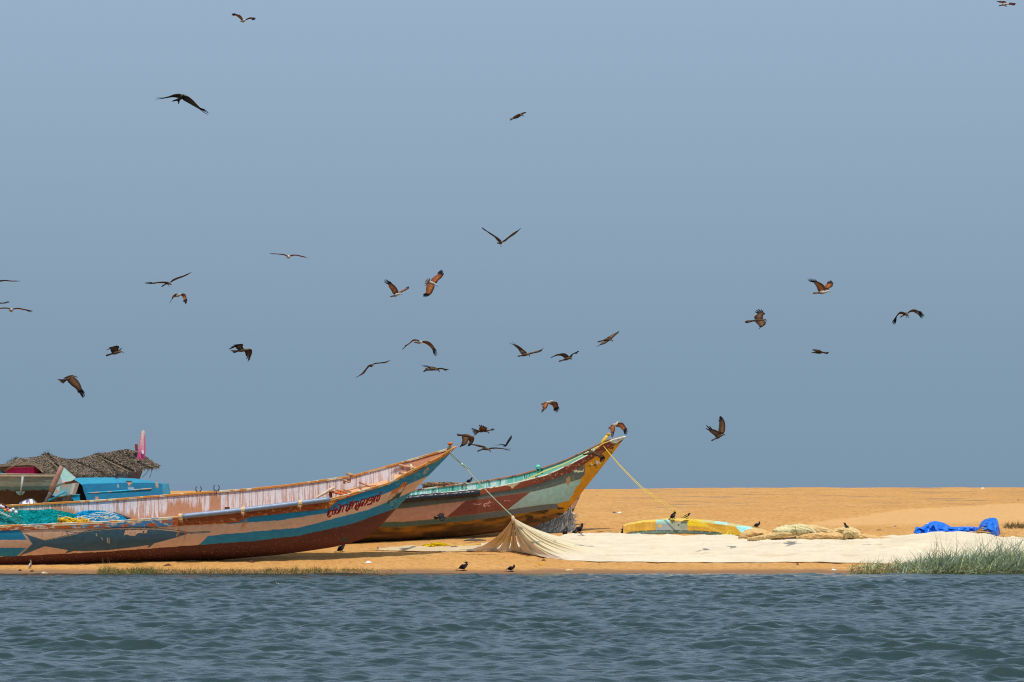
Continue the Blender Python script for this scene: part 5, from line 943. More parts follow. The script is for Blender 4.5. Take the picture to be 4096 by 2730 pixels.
# ------------------------------------------------------------------ grass along the water
def grass():
    def bed(name, label, n, xr, yr, hfun, cols, wid, lean=.35, bend=.35, jx=0, thin=lambda x: x * 0 + 1):
        x = RNG.uniform(*xr, n); Y = RNG.uniform(0, 1, n) * (yr[1] - yr[0]) + yr[0]; h = hfun(x, Y); k = (h > .02) & (RNG.random(n) < thin(x)); x, Y, h = x[k], Y[k], h[k]; n = len(x); X = CX + (x - 2048) * (DIST + Y) / DIST / 100; rt = np.stack([X, Y, gz(X, Y, False) - .02], -1)
        d = np.stack([RNG.normal(.12 + jx, lean, n) + .5 * (vn(x * .04, Y * 2, 2) - .5), RNG.normal(-.05, lean, n), np.ones(n)], -1); ci = RNG.integers(0, len(cols), n); c = alb(np.array(cols)[ci], (.64, .64, .68)) * RNG.uniform(.3, 1.3, (n, 1))
        side = np.cross(d, np.array([0, 1., 0]) + RNG.normal(0, .5, (n, 3))); V, F, C = blades(rt, d, h * RNG.uniform(.55, 1.25, n), RNG.uniform(*wid, n), c, side, bend, 4); o = mobj(name, V, F, M['grass'], None, C, False); tag(o, label, 'grass', kind='stuff')
    G_ = [(150, 166, 146), (118, 138, 118), (176, 190, 172), (98, 114, 92), (182, 184, 124), (130, 136, 84)]
    hr = lambda x, Y: np.interp(x, [3380, 3410, 3470, 3540, 3600, 3680, 3740, 3800, 3860, 3920, 3980, 4040, 4100, 4400], [.0, .28, .42, .34, .48, .62, .85, .80, .88, .95, 1.05, 1.12, 1.05, 1.0]) * (.72 + .5 * fbm(x * .02, Y, 3)) * np.interp(Y, [-.3, .3, 2.6], [.7, .9, 1.0])
    bed('reed_bed', 'dense grey green reeds standing at the water edge', 13000, (3385, 4420), (-.35, 2.3), hr, G_, (.022, .052), .6, .5, .3, lambda x: np.interp(x, [3400, 3500, 3640, 3700], [.15, .3, .6, 1]))
    bed('dry_grass', 'yellow dry grass at the foot of the reeds', 4200, (3400, 4420), (-.45, .5), lambda x, Y: np.interp(x, [3380, 3450, 3900, 4400], [.12, .26, .38, .42]) * (.5 + fbm(x * .03, Y, 2)), [(176, 156, 80), (160, 130, 76), (120, 118, 64), (140, 104, 60), (96, 84, 52)], (.01, .02), .6, .4)
    bed('scrub', 'low dark weeds beyond the end of the white net', 1500, (4010, 4400), (10.6, 12.2), lambda x, Y: np.interp(x, [4010, 4030, 4060, 4400], [.05, .30, .24, .3]) * (.3 + 1.3 * fbm(x * .06, Y, 5)), [(116, 104, 56), (92, 80, 50), (130, 118, 76), (98, 70, 70)], (.012, .03), .5, .3)
    hl = lambda x, Y: 1.7 * np.interp(x, [385, 400, 430, 520, 600, 700, 900, 1000, 1150, 1240, 1400, 1560, 1650], [0, .16, .26, .24, .20, .18, .14, .12, .17, .20, .15, .09, .0]) * (.25 + 1.5 * fbm(x * .022, Y, 6) ** 1.3)
    bed('shore_grass', 'thin line of low grass along the water edge below the striped boat', 3600, (388, 1650), (-.25, .75), hl, [(128, 124, 66), (110, 112, 62), (146, 128, 78), (92, 84, 52), (150, 120, 70)], (.012, .024), .55, .35)
    bed('shore_tuft', 'taller green grass tufts at the left end of the shore grass', 700, (392, 640), (-.2, .5), lambda x, Y: .5 * (fbm(x * .03, Y, 4)), [(120, 132, 72), (104, 120, 66), (140, 140, 90)], (.008, .016), .5, .4)
grass()
# ------------------------------------------------------------------ scraps on the sand
def litter():
    def rag(name, label, cat, px, py, w, hh, c, seed, mat='junk', c2=None):
        g = G(px, py); r = np.random.default_rng(seed); U, V = np.meshgrid(np.linspace(-1, 1, 12), np.linspace(-1, 1, 9), indexing='ij'); w /= 100.0; hh /= 100.0
        rad = 1 - .35 * r.random(); z = hh * (1 - .75 * U ** 2) * (1 - .85 * V ** 2) * (.4 + 1.0 * vn(U * 2.2 + seed, V * 2.2, seed)); k = 1 + .35 * (vn(U * 1.5 + seed, V * 1.5, seed + 2) - .5)
        P_ = np.stack([g[0] + U * w / 2 * k, g[1] + V * w * .35 * k, g[2] - .01 + np.maximum(z, 0)], -1); col = np.broadcast_to(alb(c), U.shape + (3,)).copy()
        if c2 is not None: m = vn(U * 3 + seed, V * 3, seed + 1) > .55; col[m] = alb(c2)
        P2 = P_.copy(); P2[..., 2] = g[2] - .03; b = Bag(); b.add(P_, gridF(12, 9), col.reshape(-1, 3)); b.add(P2, gridF(12, 9)[:, ::-1], alb(c)); o = b.obj(name, M[mat]); tag(o, label, cat)
    rag('driftwood', 'dark driftwood scrap on the sand below the striped hull', 'driftwood', 671, 2264, 32, 8, (92, 56, 30), 1)
    rag('dark_rag', 'dark brown rag beneath the middle of the striped boat', 'rag', 1005, 2249, 22, 9, (84, 46, 34), 2)
    rag('plastic_scrap', 'flat white plastic scrap lying in front of the blue bow', 'plastic', 1473, 2251, 28, 7, (236, 230, 220), 3, 'tarp')
    rag('net_scrap', 'pale netting scrap at the water edge under the stern', 'net', 178, 2297, 36, 9, (196, 172, 140), 4, 'junk', (150, 120, 90))
    rag('dark_stone', 'small dark stone left of the white heron-like bird', 'stone', 80, 2284, 14, 8, (74, 52, 44), 5)
    rag('dark_stone', 'small dark stone just right of the pale heron', 'stone', 128, 2287, 15, 9, (80, 62, 46), 6)
    rag('coconut_husk', 'yellowish husk on the sand right of the preening crow', 'husk', 2163, 2261, 18, 12, (206, 146, 52), 7, 'net')
    rag('dark_clod', 'dark brown clod on the sand in front of the net peak', 'clod', 2175, 2243, 17, 8, (120, 74, 40), 8)
    rag('food_wrapper', 'pink and yellow wrapper at the water edge', 'wrapper', 2277, 2281, 34, 7, (228, 140, 140), 9, 'tarp', (230, 210, 80))
    rag('husk_pile', 'brown husks the grey crow stands on', 'husk', 2322, 2141, 30, 16, (146, 96, 66), 10, 'net', (190, 150, 110))
    rag('yellow_leaf', 'yellow leaf scrap right of the husks', 'leaf', 2352, 2136, 18, 6, (236, 184, 60), 11)
    rag('white_scrap', 'white scrap beside the husks at the net edge', 'plastic', 2346, 2143, 24, 6, (232, 220, 206), 12, 'tarp')
    rag('coiled_hose', 'small grey brown coil left of the yellow upturned boat', 'coil', 2442, 2140, 22, 13, (104, 88, 70), 13, 'net', (60, 50, 42))
    rag('green_scrap', 'small green scrap on the sand near the grey brown coil', 'plastic', 2412, 2136, 11, 6, (110, 140, 40), 14)
    rag('black_bag', 'black plastic scrap beside a white one on the sand slope', 'plastic', 2457, 2052, 15, 8, (48, 48, 54), 15, 'tarp')
    rag('white_bag', 'white plastic scrap beside the black one on the sand slope', 'plastic', 2478, 2051, 17, 7, (240, 226, 206), 16, 'tarp')
    rag('dark_scrap', 'tiny dark scrap high on the sand slope by the orange bow', 'scrap', 2388, 1983, 9, 4, (70, 50, 46), 17)
    rag('dark_plank', 'dark wedge of board behind the palm frond heap', 'board', 2298, 2104, 16, 10, (66, 70, 70), 18, 'wood')
    rag('blue_scrap', 'thin blue plastic scrap right of the crows', 'plastic', 2367, 2116, 10, 3, (96, 96, 190), 19, 'tarp')
    rag('white_scrap', 'pale scrap on the crest of the sand bank', 'plastic', 3930, 1956, 22, 6, (246, 226, 196), 20, 'tarp')
    rag('dark_clod', 'small dark clod below the far right scarp', 'clod', 4072, 2004, 9, 6, (76, 60, 56), 21)
    rag('shell_scrap', 'brown shell-like scrap on the pale sand beyond the bunched net', 'scrap', 3516, 2124, 20, 9, (150, 104, 72), 22)
    rag('grey_scrap', 'grey scrap on the pale sand uphill of the brown shell-like scrap', 'scrap', 3580, 2107, 16, 6, (126, 110, 98), 23)
    rag('brown_scrap', 'flat brown scrap just behind the thin end of the bunched net', 'scrap', 3440, 2122, 18, 5, (160, 110, 74), 24)
    rag('dark_twig', 'thin dark twig on the sand above the bunched net', 'twig', 3118, 2107, 26, 3, (84, 70, 54), 25)
    rag('driftwood', 'brown driftwood crumb in front of the middle of the white net', 'driftwood', 3060, 2249, 20, 9, (150, 100, 66), 26)
    rag('dark_stone', 'pair-like dark stone on the sand near the left end of the reeds', 'stone', 3190, 2260, 11, 7, (84, 56, 50), 27)
    rag('white_scrap', 'white foam scrap at the water edge by the reeds', 'plastic', 3334, 2280, 16, 7, (236, 222, 210), 28, 'tarp')
    rag('grey_board', 'flat grey board half buried beside the orange-bowed boat keel', 'board', 1900, 2163, 90, 8, (86, 80, 76), 29, 'wood')
litter()
# ------------------------------------------------------------------ birds
BR = {'b': dict(head=(0.62, .56, .48), breast=(0.50, .43, .34), body=(0.17, .062, .024), wing=(0.33, .088, .024), edge=(0.09, .035, .02), tip=(0.018, .014, .016), tail=(0.24, .09, .035), patch=(0.42, .16, .05)),
      'k': dict(head=(0.15, .098, .060), breast=(0.105, .058, .030), body=(0.07, .038, .022), wing=(0.080, .038, .020), edge=(0.045, .026, .017), tip=(0.013, .011, .012), tail=(0.095, .054, .03), patch=(0.23, .108, .044)),
      'c': dict(head=(0.012, .012, .014), breast=(0.014, .014, .018), body=(0.012, .012, .016), wing=(0.022, .020, .024), edge=(0.014, .013, .016), tip=(0.012, .012, .014), tail=(0.014, .013, .016), patch=(0.03, .028, .03))}
def resamp(pts, n):
    pts = np.asarray(pts, float)
    if len(pts) == 1: return np.repeat(pts, n, 0)
    # a smooth curve through the measured points
    t = np.concatenate([[0], np.cumsum(np.linalg.norm(np.diff(pts, axis=0), axis=1) + 1e-6)]); t /= t[-1]; u = np.linspace(0, 1, n)
    out = np.empty((n, pts.shape[1])); m = np.gradient(pts, t, axis=0) if len(pts) > 2 else np.repeat((pts[1:] - pts[:1]), len(pts), 0)
    for i, q in enumerate(u):
        k = min(np.searchsorted(t, q, 'right') - 1, len(t) - 2); k = max(k, 0); h = t[k + 1] - t[k]; s = (q - t[k]) / h; s2, s3 = s * s, s ** 3
        out[i] = (2 * s3 - 3 * s2 + 1) * pts[k] + (s3 - 2 * s2 + s) * h * m[k] + (-2 * s3 + 3 * s2) * pts[k + 1] + (s3 - s2) * h * m[k + 1]
    return out
def body_loft(b, axis, rad, cols, k=10, n=26, flat=1.0):
    A = resamp(axis, n); q = np.linspace(0, len(rad) - 1, n); R = np.interp(q, np.arange(len(rad)), rad); C = np.stack([np.interp(q, np.arange(len(cols)), np.array(cols)[:, j]) for j in range(3)], 1)
    C = C * (0.85 + .3 * RNG.random((n, 1))); b.tube(A, R, C, k, True)
def kite(name, crop, kind, H, K, C, R, T, wings, label, Y0=4.0, feet=(), size=1.0, bd=0.35, cat='bird', group=None, rb=6.2, cheek=None):
    """a soaring bird: head, beak, breast, rump, tail tips and both wings (leading edge, trailing edge, finger tips, near/far)"""
    p = BR[kind]; c = lambda q: np.array(cz(crop, q[0], q[1])); k = (DIST + Y0) / DIST / 100
    pt = lambda q, y: P(*c(q), Y0 + y)
    bag = Bag(); u = size * k * rb / 6.2
    L2 = np.linalg.norm(c(H) - c(R)) * k; dep = math.sqrt(max(0.30 ** 2 - L2 ** 2, 0.0)) * (1 if bd >= 0 else -1) * min(1, abs(bd) * 2)     # the rump lies farther off when the bird comes towards us
    yh, yc, yr, yt = -0.45 * dep, 0.0, 0.55 * dep, 0.55 * dep + dep * .8
    ch = np.array(c(C)); 
    body_loft(bag, [pt(R, yr) * .5 + pt(T[0], yt) * .5, pt(R, yr), pt(C, yc), pt(C, yc) * .4 + pt(H, yh) * .6, pt(H, yh), pt(H, yh) * .35 + pt(K, yh * 1.25) * .65], np.array([1.2, 3.6, 6.4, 5.2, 3.5, 1.6]) * u, [p['tail'], p['body'], p['breast'], p['breast'], p['head'], p['head']])
    h, kk = pt(H, yh), pt(K, yh * 1.3 - .02); bag.tube([h * .5 + kk * .5, kk * .8 + h * .2, kk + [0, 0, -.006]], np.array([1.5, 1.0, .25]) * u, (0.05, .045, .04) if kind != 'b' else (0.16, .13, .08), 6)
    if cheek: bag.ball(kk * .45 + h * .55, 1.2 * u, cheek, 5, 7)
    # tail feathers
    rt = pt(R, yr); base_w = 2.4 * u; tips = [pt(q, yt) for q in T]; 
    if len(tips) == 1: tips = [tips[0] + np.array([0, .05, .0]) + [0, 0, .012], tips[0], tips[0] - [0, .05, .012]]
    tips = resamp(tips, max(6, len(tips)))
    for i, tp in enumerate(tips):
        d = tp - rt; L = np.linalg.norm(d) + 1e-6; s = np.cross(d / L, [0, 1., .15]); s /= np.linalg.norm(s) + 1e-6; w = 1.9 * u; o = (i / (len(tips) - 1) - .5) * base_w * s * .6
        cl = np.array(p['tail']) * (.7 + .5 * RNG.random()); dk = cl * .5
        V = []; 
        for f, ww in ((0.0, .6), (.45, .95), (.85, 1.0), (1.0, .35)): ctr = rt + o * (1 - f) + d * f; V += [ctr + s * w * ww + [0, -.004, 0], ctr - s * w * ww + [0, -.004, 0], ctr - s * w * ww + [0, .006, 0], ctr + s * w * ww + [0, .006, 0]]
        F = [[a + j, a + (j + 1) % 4, a + 4 + (j + 1) % 4, a + 4 + j] for a in (0, 4, 8) for j in range(4)] + [[3, 2, 1, 0], [12, 13, 14, 15]]
        bag.add(np.array(V), F, np.array([cl] * 8 + [dk] * 8))
    for q in feet: f0 = pt(R, yr) * .5 + pt(C, yc) * .5; ft = pt(q, .0); bag.tube([f0, f0 * .4 + ft * .6, ft], np.array([1.6, .9, .8]) * u, (0.20, .15, .04), 5); bag.ball(ft, 1.5 * u, (0.06, .05, .03), 5, 7)
    for w in wings:
        LE, TE, FT = w[0], w[1], w[2]; sg = -1.0 if w[3] == 'n' else 1.0
        li = .5 * c(LE[0]) + .5 * (.65 * ch + .35 * c(H)); ti = .5 * c(TE[0]) + .5 * (.6 * ch + .4 * c(R))
        le2 = resamp([li] + [c(q) for q in LE], 14); te2 = resamp([ti] + [c(q) for q in TE], 14)
        tip2 = np.mean([c(q) for q in FT], 0) if FT else le2[-1]; Lp = (np.sum(np.linalg.norm(np.diff(le2, axis=0), axis=1)) + np.linalg.norm(tip2 - le2[-1])) * k
        D = math.sqrt(max(0.62 ** 2 - Lp ** 2, 0.03)) * size if kind != 'c' else math.sqrt(max(0.4 ** 2 - Lp ** 2, 0.02))
        t = np.linspace(0, 1, 14); yl = yc * .6 + sg * (.01 + D * .72 * t); cw = np.linalg.norm(le2 - te2, axis=1) * k; full = (.21 * (1 - .35 * t)) * size
        dy = np.sqrt(np.maximum(full ** 2 - cw ** 2, 0)); le3 = P(le2[:, 0], le2[:, 1], Y0 + yl); te3 = P(te2[:, 0], te2[:, 1], Y0 + yl + np.where(bd >= 0, 1, -1) * dy * .8)
        S = np.linspace(0, 1, 7); W = le3[:, None] * (1 - S[None, :, None]) + te3[:, None] * S[None, :, None]
        nr = np.cross(np.gradient(le3, axis=0), te3 - le3); nr /= np.linalg.norm(nr, axis=1)[:, None] + 1e-9; 
        if nr[:, 2].mean() < 0: nr = -nr
        cam = .055 * np.sin(PI * S ** .7)[None] * (cw + dy)[:, None] ; thick = (.016 * (1 - S) ** .6 + .003)[None] * (1 - .5 * t)[:, None] * size
        Wu = W + nr[:, None] * (cam + thick)[..., None]; Wl = W + nr[:, None] * (cam - thick)[..., None]
        tt, ss = np.meshgrid(t, S, indexing='ij'); wc = np.empty(tt.shape + (3,)); wc[:] = p['wing']; wc[ss < .22] = p['edge']
        pm = np.exp(-((ss - .42) / .20) ** 2) * np.exp(-((tt - .38) / .34) ** 2); wc = wc + (np.array(p['patch']) - wc) * (pm * .85)[..., None]
        em = sst(.72, .98, ss)[..., None] * .45; wc = wc * (1 - em) + np.array(p['tip']) * em; wc = wc * (.75 + .5 * RNG.random(tt.shape)[..., None]); tm = sst(.82, 1.0, tt)[..., None] * .75; wu = wc * (1 - tm) + np.array(p['tip']) * tm
        pm = np.exp(-((ss - .6) / .35) ** 2) * np.exp(-((tt - .8) / .22) ** 2); wl = wc + (np.array(p['patch']) * 1.15 - wc) * (pm * .8)[..., None]
        n, m = tt.shape; F = gridF(n, m).tolist(); N_ = n * m; Fl = [[q + N_ for q in f[::-1]] for f in F]
        bd_ = [i * m for i in range(n)] + [(n - 1) * m + j for j in range(1, m)] + [i * m + m - 1 for i in range(n - 2, -1, -1)] + [j for j in range(m - 2, 0, -1)]
        F += Fl + [[a, b2, b2 + N_, a + N_] for a, b2 in zip(bd_, bd_[1:] + bd_[:1])]
        bag.add(np.concatenate([Wu.reshape(-1, 3), Wl.reshape(-1, 3)]), F, np.concatenate([wu.reshape(-1, 3), wl.reshape(-1, 3)]))
        # scalloped secondaries and open primaries
        for i in range(1, 13, 1):
            a = te3[i]; d = (te3[i] - le3[i]); L = np.linalg.norm(d) + 1e-6; d = d / L + (te3[min(i + 1, 13)] - te3[i]) / (np.linalg.norm(te3[min(i + 1, 13)] - te3[i]) + 1e-6) * .35; sd = te3[min(i + 1, 13)] - te3[i]; tp = a + d * .022 * size * (.6 + .8 * RNG.random())
            bag.add([a - d * .03 + sd * .05, a - d * .03 + sd * .95, tp + sd * .5, a - d * .03 + sd * .5 + nr[i] * .006], [[0, 1, 2], [0, 2, 3], [1, 3, 2], [0, 3, 1]], np.array(p['edge']) * (.7 + .5 * RNG.random()))
        a, e = le3[-1], te3[-1]
        for i, q in enumerate(FT):
            f = (i + .5) / len(FT); y = float(yl[-1] + sg * D * .28); tp = P(*c(q), Y0 + y + .03 * f); bs = a * (1 - f) + e * f; inb = (le3[-4] * (1 - f) + te3[-4] * f); d = tp - bs; L = np.linalg.norm(d); s = np.cross(d / (L + 1e-6), nr[-1]); s /= np.linalg.norm(s) + 1e-9
            w0 = min(max(np.linalg.norm(e - a) / len(FT) * .75, .011), .03); bend = nr[-1] * .10 * L; V = []; st = bs * .6 + inb * .4
            for g, ww in ((0.0, .8), (.4, 1.0), (.8, .75), (1.0, .2)): ctr = st * (1 - g) + tp * g - bend * (g * (1 - g)); V += [ctr + s * w0 * ww + nr[-1] * .003, ctr - s * w0 * ww + nr[-1] * .003, ctr - s * w0 * ww - nr[-1] * .003, ctr + s * w0 * ww - nr[-1] * .003]
            F = [[z + j, z + (j + 1) % 4, z + 4 + (j + 1) % 4, z + 4 + j] for z in (0, 4, 8) for j in range(4)] + [[3, 2, 1, 0], [12, 13, 14, 15]]; bag.add(np.array(V), F, p['tip'])
    o = bag.obj(name, M['feather']); tag(o, label, cat, group)
    return o
def flock():
    a1 = (880, 20, 13.07); GB = 'kites circling over the beach'
    def B(*a, **k): k.setdefault('group', GB); return kite('brahminy_kite', *a, **k)
    def D(*a, **k): k.setdefault('group', GB); return kite('black_kite', *a, **k)
    B(a1, 'b', (1300,800), (1365,850), (1255,825), (1190,860), [(1060,860)], [([(1210,770),(1080,575),(850,490),(760,460)], [(1165,830),(1000,690),(830,575),(680,560)], [(735,440),(650,460),(600,490),(640,540)], 'f'), ([(1365,775),(1560,670),(1700,670),(1800,680)], [(1375,800),(1560,745),(1630,745),(1690,790)], [(1865,710),(1850,770),(1790,800),(1710,808)], 'n')], 'white headed chestnut kite alone near the top left, wings arched unevenly', 3, feet=[(1200,930)], bd=.5)
    B((3950, 0, 16.12), 'b', (1330,250), (1385,330), (1180,285), (1000,325), [(740,395)], [([(1220,190),(1170,120),(900,100),(740,105)], [(1000,290),(980,235),(850,190),(710,180)], [(580,100),(690,72),(840,62)], 'f'), ([(1390,225),(1560,190),(1680,220),(1760,255)], [(1410,320),(1540,335),(1590,360),(1660,370)], [(1830,255),(1770,320)], 'n')], 'pale headed kite cut close to the top right corner, feet dangling', 3, feet=[(1130,430),(1240,445)])
    D((600, 340, 8.711), 'k', (1185,350), (1240,415), (1115,400), (1035,480), [(760,580),(850,570),(930,560),(990,670)], [([(1090,345),(900,335),(650,420),(420,470)], [(960,455),(850,432),(650,452),(430,490)], [(310,430),(215,452),(180,502)], 'f'), ([(1250,385),(1480,530),(1620,680),(1790,850)], [(1120,490),(1350,640),(1630,800),(1790,890)], [(1930,872),(2020,930),(2060,990),(2020,1050)], 'n')], 'largest dark kite, forked tail, one wing swept down to the right', -48, size=1.0, bd=.5, rb=7.5, cheek=(0.55, .38, .08))
    D((2000, 420, 15.68), 'k', (1395,625), (1500,745), (1150,715), (890,835), [(620,970)], [([(1320,555),(1450,495),(1600,462)], [(1430,600),(1540,548),(1620,520)], [(1640,490)], 'f'), ([(1250,580),(1100,615),(900,730)], [(1180,800),(1000,830),(830,800)], [(580,890)], 'n')], 'small dark kite seen side on high in the middle, wings edge on', 3, feet=[(1000,890)], bd=.2)
    D((1900, 880, 11.2), 'k', (1220,1000), (1215,1065), (1185,1000), (1110,1050), [(980,1037)], [([(1150,930),(820,680),(600,540),(340,365)], [(1110,1010),(850,765),(700,665),(500,515)], [(300,345)], 'f'), ([(1290,940),(1500,770),(1800,540),(1960,460)], [(1310,990),(1520,830),(1830,615),(1945,505)], [(2050,372)], 'n')], 'dark kite with both wings raised in a wide V, above the middle', 3, feet=[(1170,1190)], bd=.6)
    B((1060, 970, 12.06), 'b', (1160,690), (1165,745), (1150,690), (1120,720), [(1050,742)], [([(1060,655),(950,600),(700,572),(400,550)], [(1080,700),(930,632),(700,595),(380,572)], [(240,515),(200,548)], 'f'), ([(1230,645),(1500,618),(1750,660),(1950,710)], [(1250,680),(1480,645),(1750,702),(1950,738)], [(2090,772)], 'n')], 'pale breasted kite gliding straight at the viewer, left of the middle, wings level', 3, bd=.7, rb=7.0)
    z = (560, 1060, 9.8)
    D(z, 'k', (1205,765), (1245,800), (1165,740), (1045,725), [(840,862)], [([(1040,682),(880,672),(650,692),(450,722)], [(1010,722),(850,722),(650,727),(540,752)], [(360,670),(210,680),(170,716)], 'f'), ([(1230,645),(1450,512),(1700,430),(1900,340)], [(1260,665),(1470,562),(1720,472),(1900,382)], [(2020,288)], 'n')], 'dark kite above the white headed one on the left, right wing slanting up', 3, feet=[(1140,860)], bd=.6)
    B(z, 'b', (1590,1150), (1635,1180), (1530,1190), (1440,1230), [(1370,1245)], [([(1450,1140),(1290,1230),(1250,1330)], [(1440,1225),(1330,1275),(1270,1350)], [(1150,1510)], 'f'), ([(1640,1145),(1750,1140),(1820,1290),(1840,1370)], [(1620,1210),(1690,1290),(1715,1350),(1710,1400)], [(1850,1420),(1830,1510),(1790,1552),(1720,1480)], 'n')], 'white headed kite on the left with both wings hooked downward', 3, bd=.6)
    z = (0, 1090, 7.84)
    D(z, 'k', (-70,310), (-70,345), (-80,305), (-95,315), [(-140,330)], [([(-100,290),(-250,255),(-400,270),(-520,275)], [(-100,310),(-250,275),(-400,290),(-520,290)], [(-640,270)], 'f'), ([(-50,285),(150,253),(350,270),(540,272)], [(-50,305),(150,277),(350,290),(520,290)], [(650,270)], 'n')], 'kite at the left edge showing only one level dark wing, upper of two', 3, bd=.6)
    D(z, 'k', (-300,990), (-290,1030), (-310,985), (-330,1000), [(-380,1010)], [([(-340,970),(-480,940),(-640,900)], [(-340,1000),(-480,965),(-640,920)], [(-760,860)], 'f'), ([(-270,970),(0,958),(150,960)], [(-270,1000),(0,988),(140,980)], [(290,900),(300,940)], 'n')], 'kite at the left edge showing only a dark wing tip tilted up', 3, bd=.6)
    B(z, 'b', (370,1160), (375,1215), (360,1178), (340,1205), [(290,1190)], [([(300,1142),(120,1115),(-50,1140),(-200,1170)], [(300,1162),(110,1142),(-50,1157),(-200,1190)], [(-300,1200)], 'f'), ([(430,1148),(600,1126),(750,1157),(880,1180)], [(430,1168),(590,1157),(750,1190),(850,1200)], [(1030,1210),(1020,1240),(980,1255)], 'n')], 'round pale kite seen head on at the left edge, lowest of three', 3, bd=.7, rb=7.5)
    z = (1510, 1070, 7.843)
    B(z, 'b', (725,820), (765,865), (645,840), (530,895), [(400,922)], [([(660,780),(590,630),(500,540),(430,490)], [(525,850),(430,720),(345,570),(345,515)], [(372,430),(290,385),(238,373),(205,402),(195,450)], 'n'), ([(770,770),(900,710),(985,660)], [(680,775),(830,690),(910,650)], [(985,625),(970,595),(915,628)], 'f')], 'white headed kite with raised wings, left one of the bright pair above the middle', 3, feet=[(550,935)], bd=.2)
    B(z, 'b', (1840,550), (1895,615), (1735,500), (1620,480), [(1500,590),(1475,540),(1475,490),(1500,410),(1580,345),(1645,340)], [([(1830,510),(1920,400),(2010,330),(2060,250)], [(1680,410),(1760,310),(1890,220),(1910,185)], [(2077,180),(2055,95),(2015,70),(1983,85),(1950,105),(1903,140)], 'f'), ([(1790,590),(1740,740),(1690,830),(1640,870)], [(1590,530),(1520,680),(1530,790),(1510,835)], [(1540,920),(1470,935),(1420,918),(1425,870)], 'n')], 'chestnut kite banking steeply with fanned tail and white head', 3, bd=.15)
    B((3210, 1090, 15.68), 'b', (1640,1180), (1755,1248), (1350,1250), (1030,1280), [(650,1320)], [([(1430,1150),(1330,800),(1050,620),(850,540)], [(1030,1200),(870,870),(710,650),(680,580)], [(740,420),(500,378),(360,405),(310,455),(340,525)], 'n'), ([(1590,1110),(1680,1000),(1890,860),(1915,690)], [(1430,1100),(1380,900),(1520,745),(1570,700)], [(1920,620),(1840,525),(1750,495),(1655,545),(1570,620)], 'f')], 'white headed chestnut kite flying right with both wings up, at the right', 3, bd=.1, rb=7.5)
    D((2960, 1210, 13.07), 'k', (1335,905), (1405,1015), (1100,930), (760,960), [(310,975),(250,1030),(290,1090)], [([(1200,820),(1205,690),(1310,595),(1235,530)], [(770,860),(745,770),(870,640),(960,525)], [(1095,370),(945,345),(838,395),(778,490)], 'f'), ([(1350,1040),(1335,1140),(1250,1220),(1140,1295)], [(830,1030),(935,1160),(1015,1270),(1035,1320)], [(970,1412)], 'n')], 'brown kite banking with spread upper fingers and long tail, at the right', 3, bd=.1)
    D((3550, 1220, 13.84), 'k', (1145,595), (1165,655), (1060,505), (955,535), [(690,705),(800,645)], [([(960,455),(720,392),(550,540),(400,750)], [(900,530),(660,522),(580,585),(465,870)], [(250,1000),(300,1100),(400,1100)], 'f'), ([(1170,415),(1440,262),(1650,300),(1790,370)], [(1190,440),(1450,402),(1600,490),(1780,580)], [(1940,430),(2040,572),(2045,660),(1980,712),(1912,770)], 'n')], 'brown kite with drooping left wing and dangling feet, farthest right of the low flyers', 3, feet=[(1055,710),(1165,715)], bd=.5)
    D((3220, 1370, 19.6), 'k', (640,795), (490,842), (900,800), (1250,790), [(1870,790),(1780,910)], [([(900,720),(700,650),(600,605)], [(1300,720),(1150,620),(850,560)], [(560,575)], 'n'), ([(850,720),(760,660),(640,590)], [(1250,720),(1050,600),(800,560)], [(570,570)], 'f')], 'small kite flying left with wings held close, alone at the right', 4, bd=.1)
    D((400, 1360, 19.6), 'k', (1690,930), (1870,1012), (1300,1010), (1020,1080), [(450,1200),(480,1290)], [([(1420,800),(1500,515),(1380,462),(1100,520)], [(910,1000),(850,860),(790,710),(700,690)], [(680,620),(500,800)], 'n'), ([(1580,850),(1640,740),(1700,690)], [(1440,780),(1550,720),(1650,680)], [(1720,695)], 'f')], 'brown kite flapping to the right with a pale shoulder, far left', 4, bd=.1)
    D((210, 1480, 12.06), 'k', (1110,310), (1215,378), (950,370), (680,475), [(240,480),(340,540),(350,570),(490,670)], [([(1080,380),(1290,600),(1400,850),(1450,1000)], [(740,500),(900,740),(1110,900),(1240,1060)], [(1560,1140),(1575,1285),(1522,1355),(1475,1372),(1280,1140)], 'n'), ([(1000,270),(850,270),(700,320)], [(900,400),(750,410),(600,430)], [(525,410)], 'f')], 'brown kite with one wing swept straight down, lowest at the far left', 3, bd=.1)
    D((900, 1360, 15.68), 'k', (1600,595), (1680,645), (1150,660), (870,690), [(350,680),(460,735),(470,770),(555,825)], [([(1180,560),(1110,400),(1140,290),(1000,262)], [(840,640),(740,570),(640,450),(590,390)], [(480,340),(350,470),(222,592)], 'n'), ([(1690,640),(1700,760),(1670,920),(1590,1080)], [(1240,750),(1280,880),(1330,1020),(1470,1060)], [(1530,1290),(1440,1392),(1340,1200)], 'f')], 'brown kite twisting with one wing up and one down, above the striped boat', 3, bd=.15)
    z = (1400, 1340, 5.602)
    D(z, 'k', (505,677), (518,700), (492,683), (465,698), [(450,702)], [([(450,677),(350,772),(250,880),(205,912)], [(450,705),(392,762),(312,870),(240,912)], [(125,956)], 'f'), ([(530,657),(680,626),(800,606),(850,590)], [(530,668),(680,642),(800,632),(850,606)], [(900,567)], 'n')], 'thin dark kite gliding head on, left wing slanting down, below the arched one', 3, bd=.7)
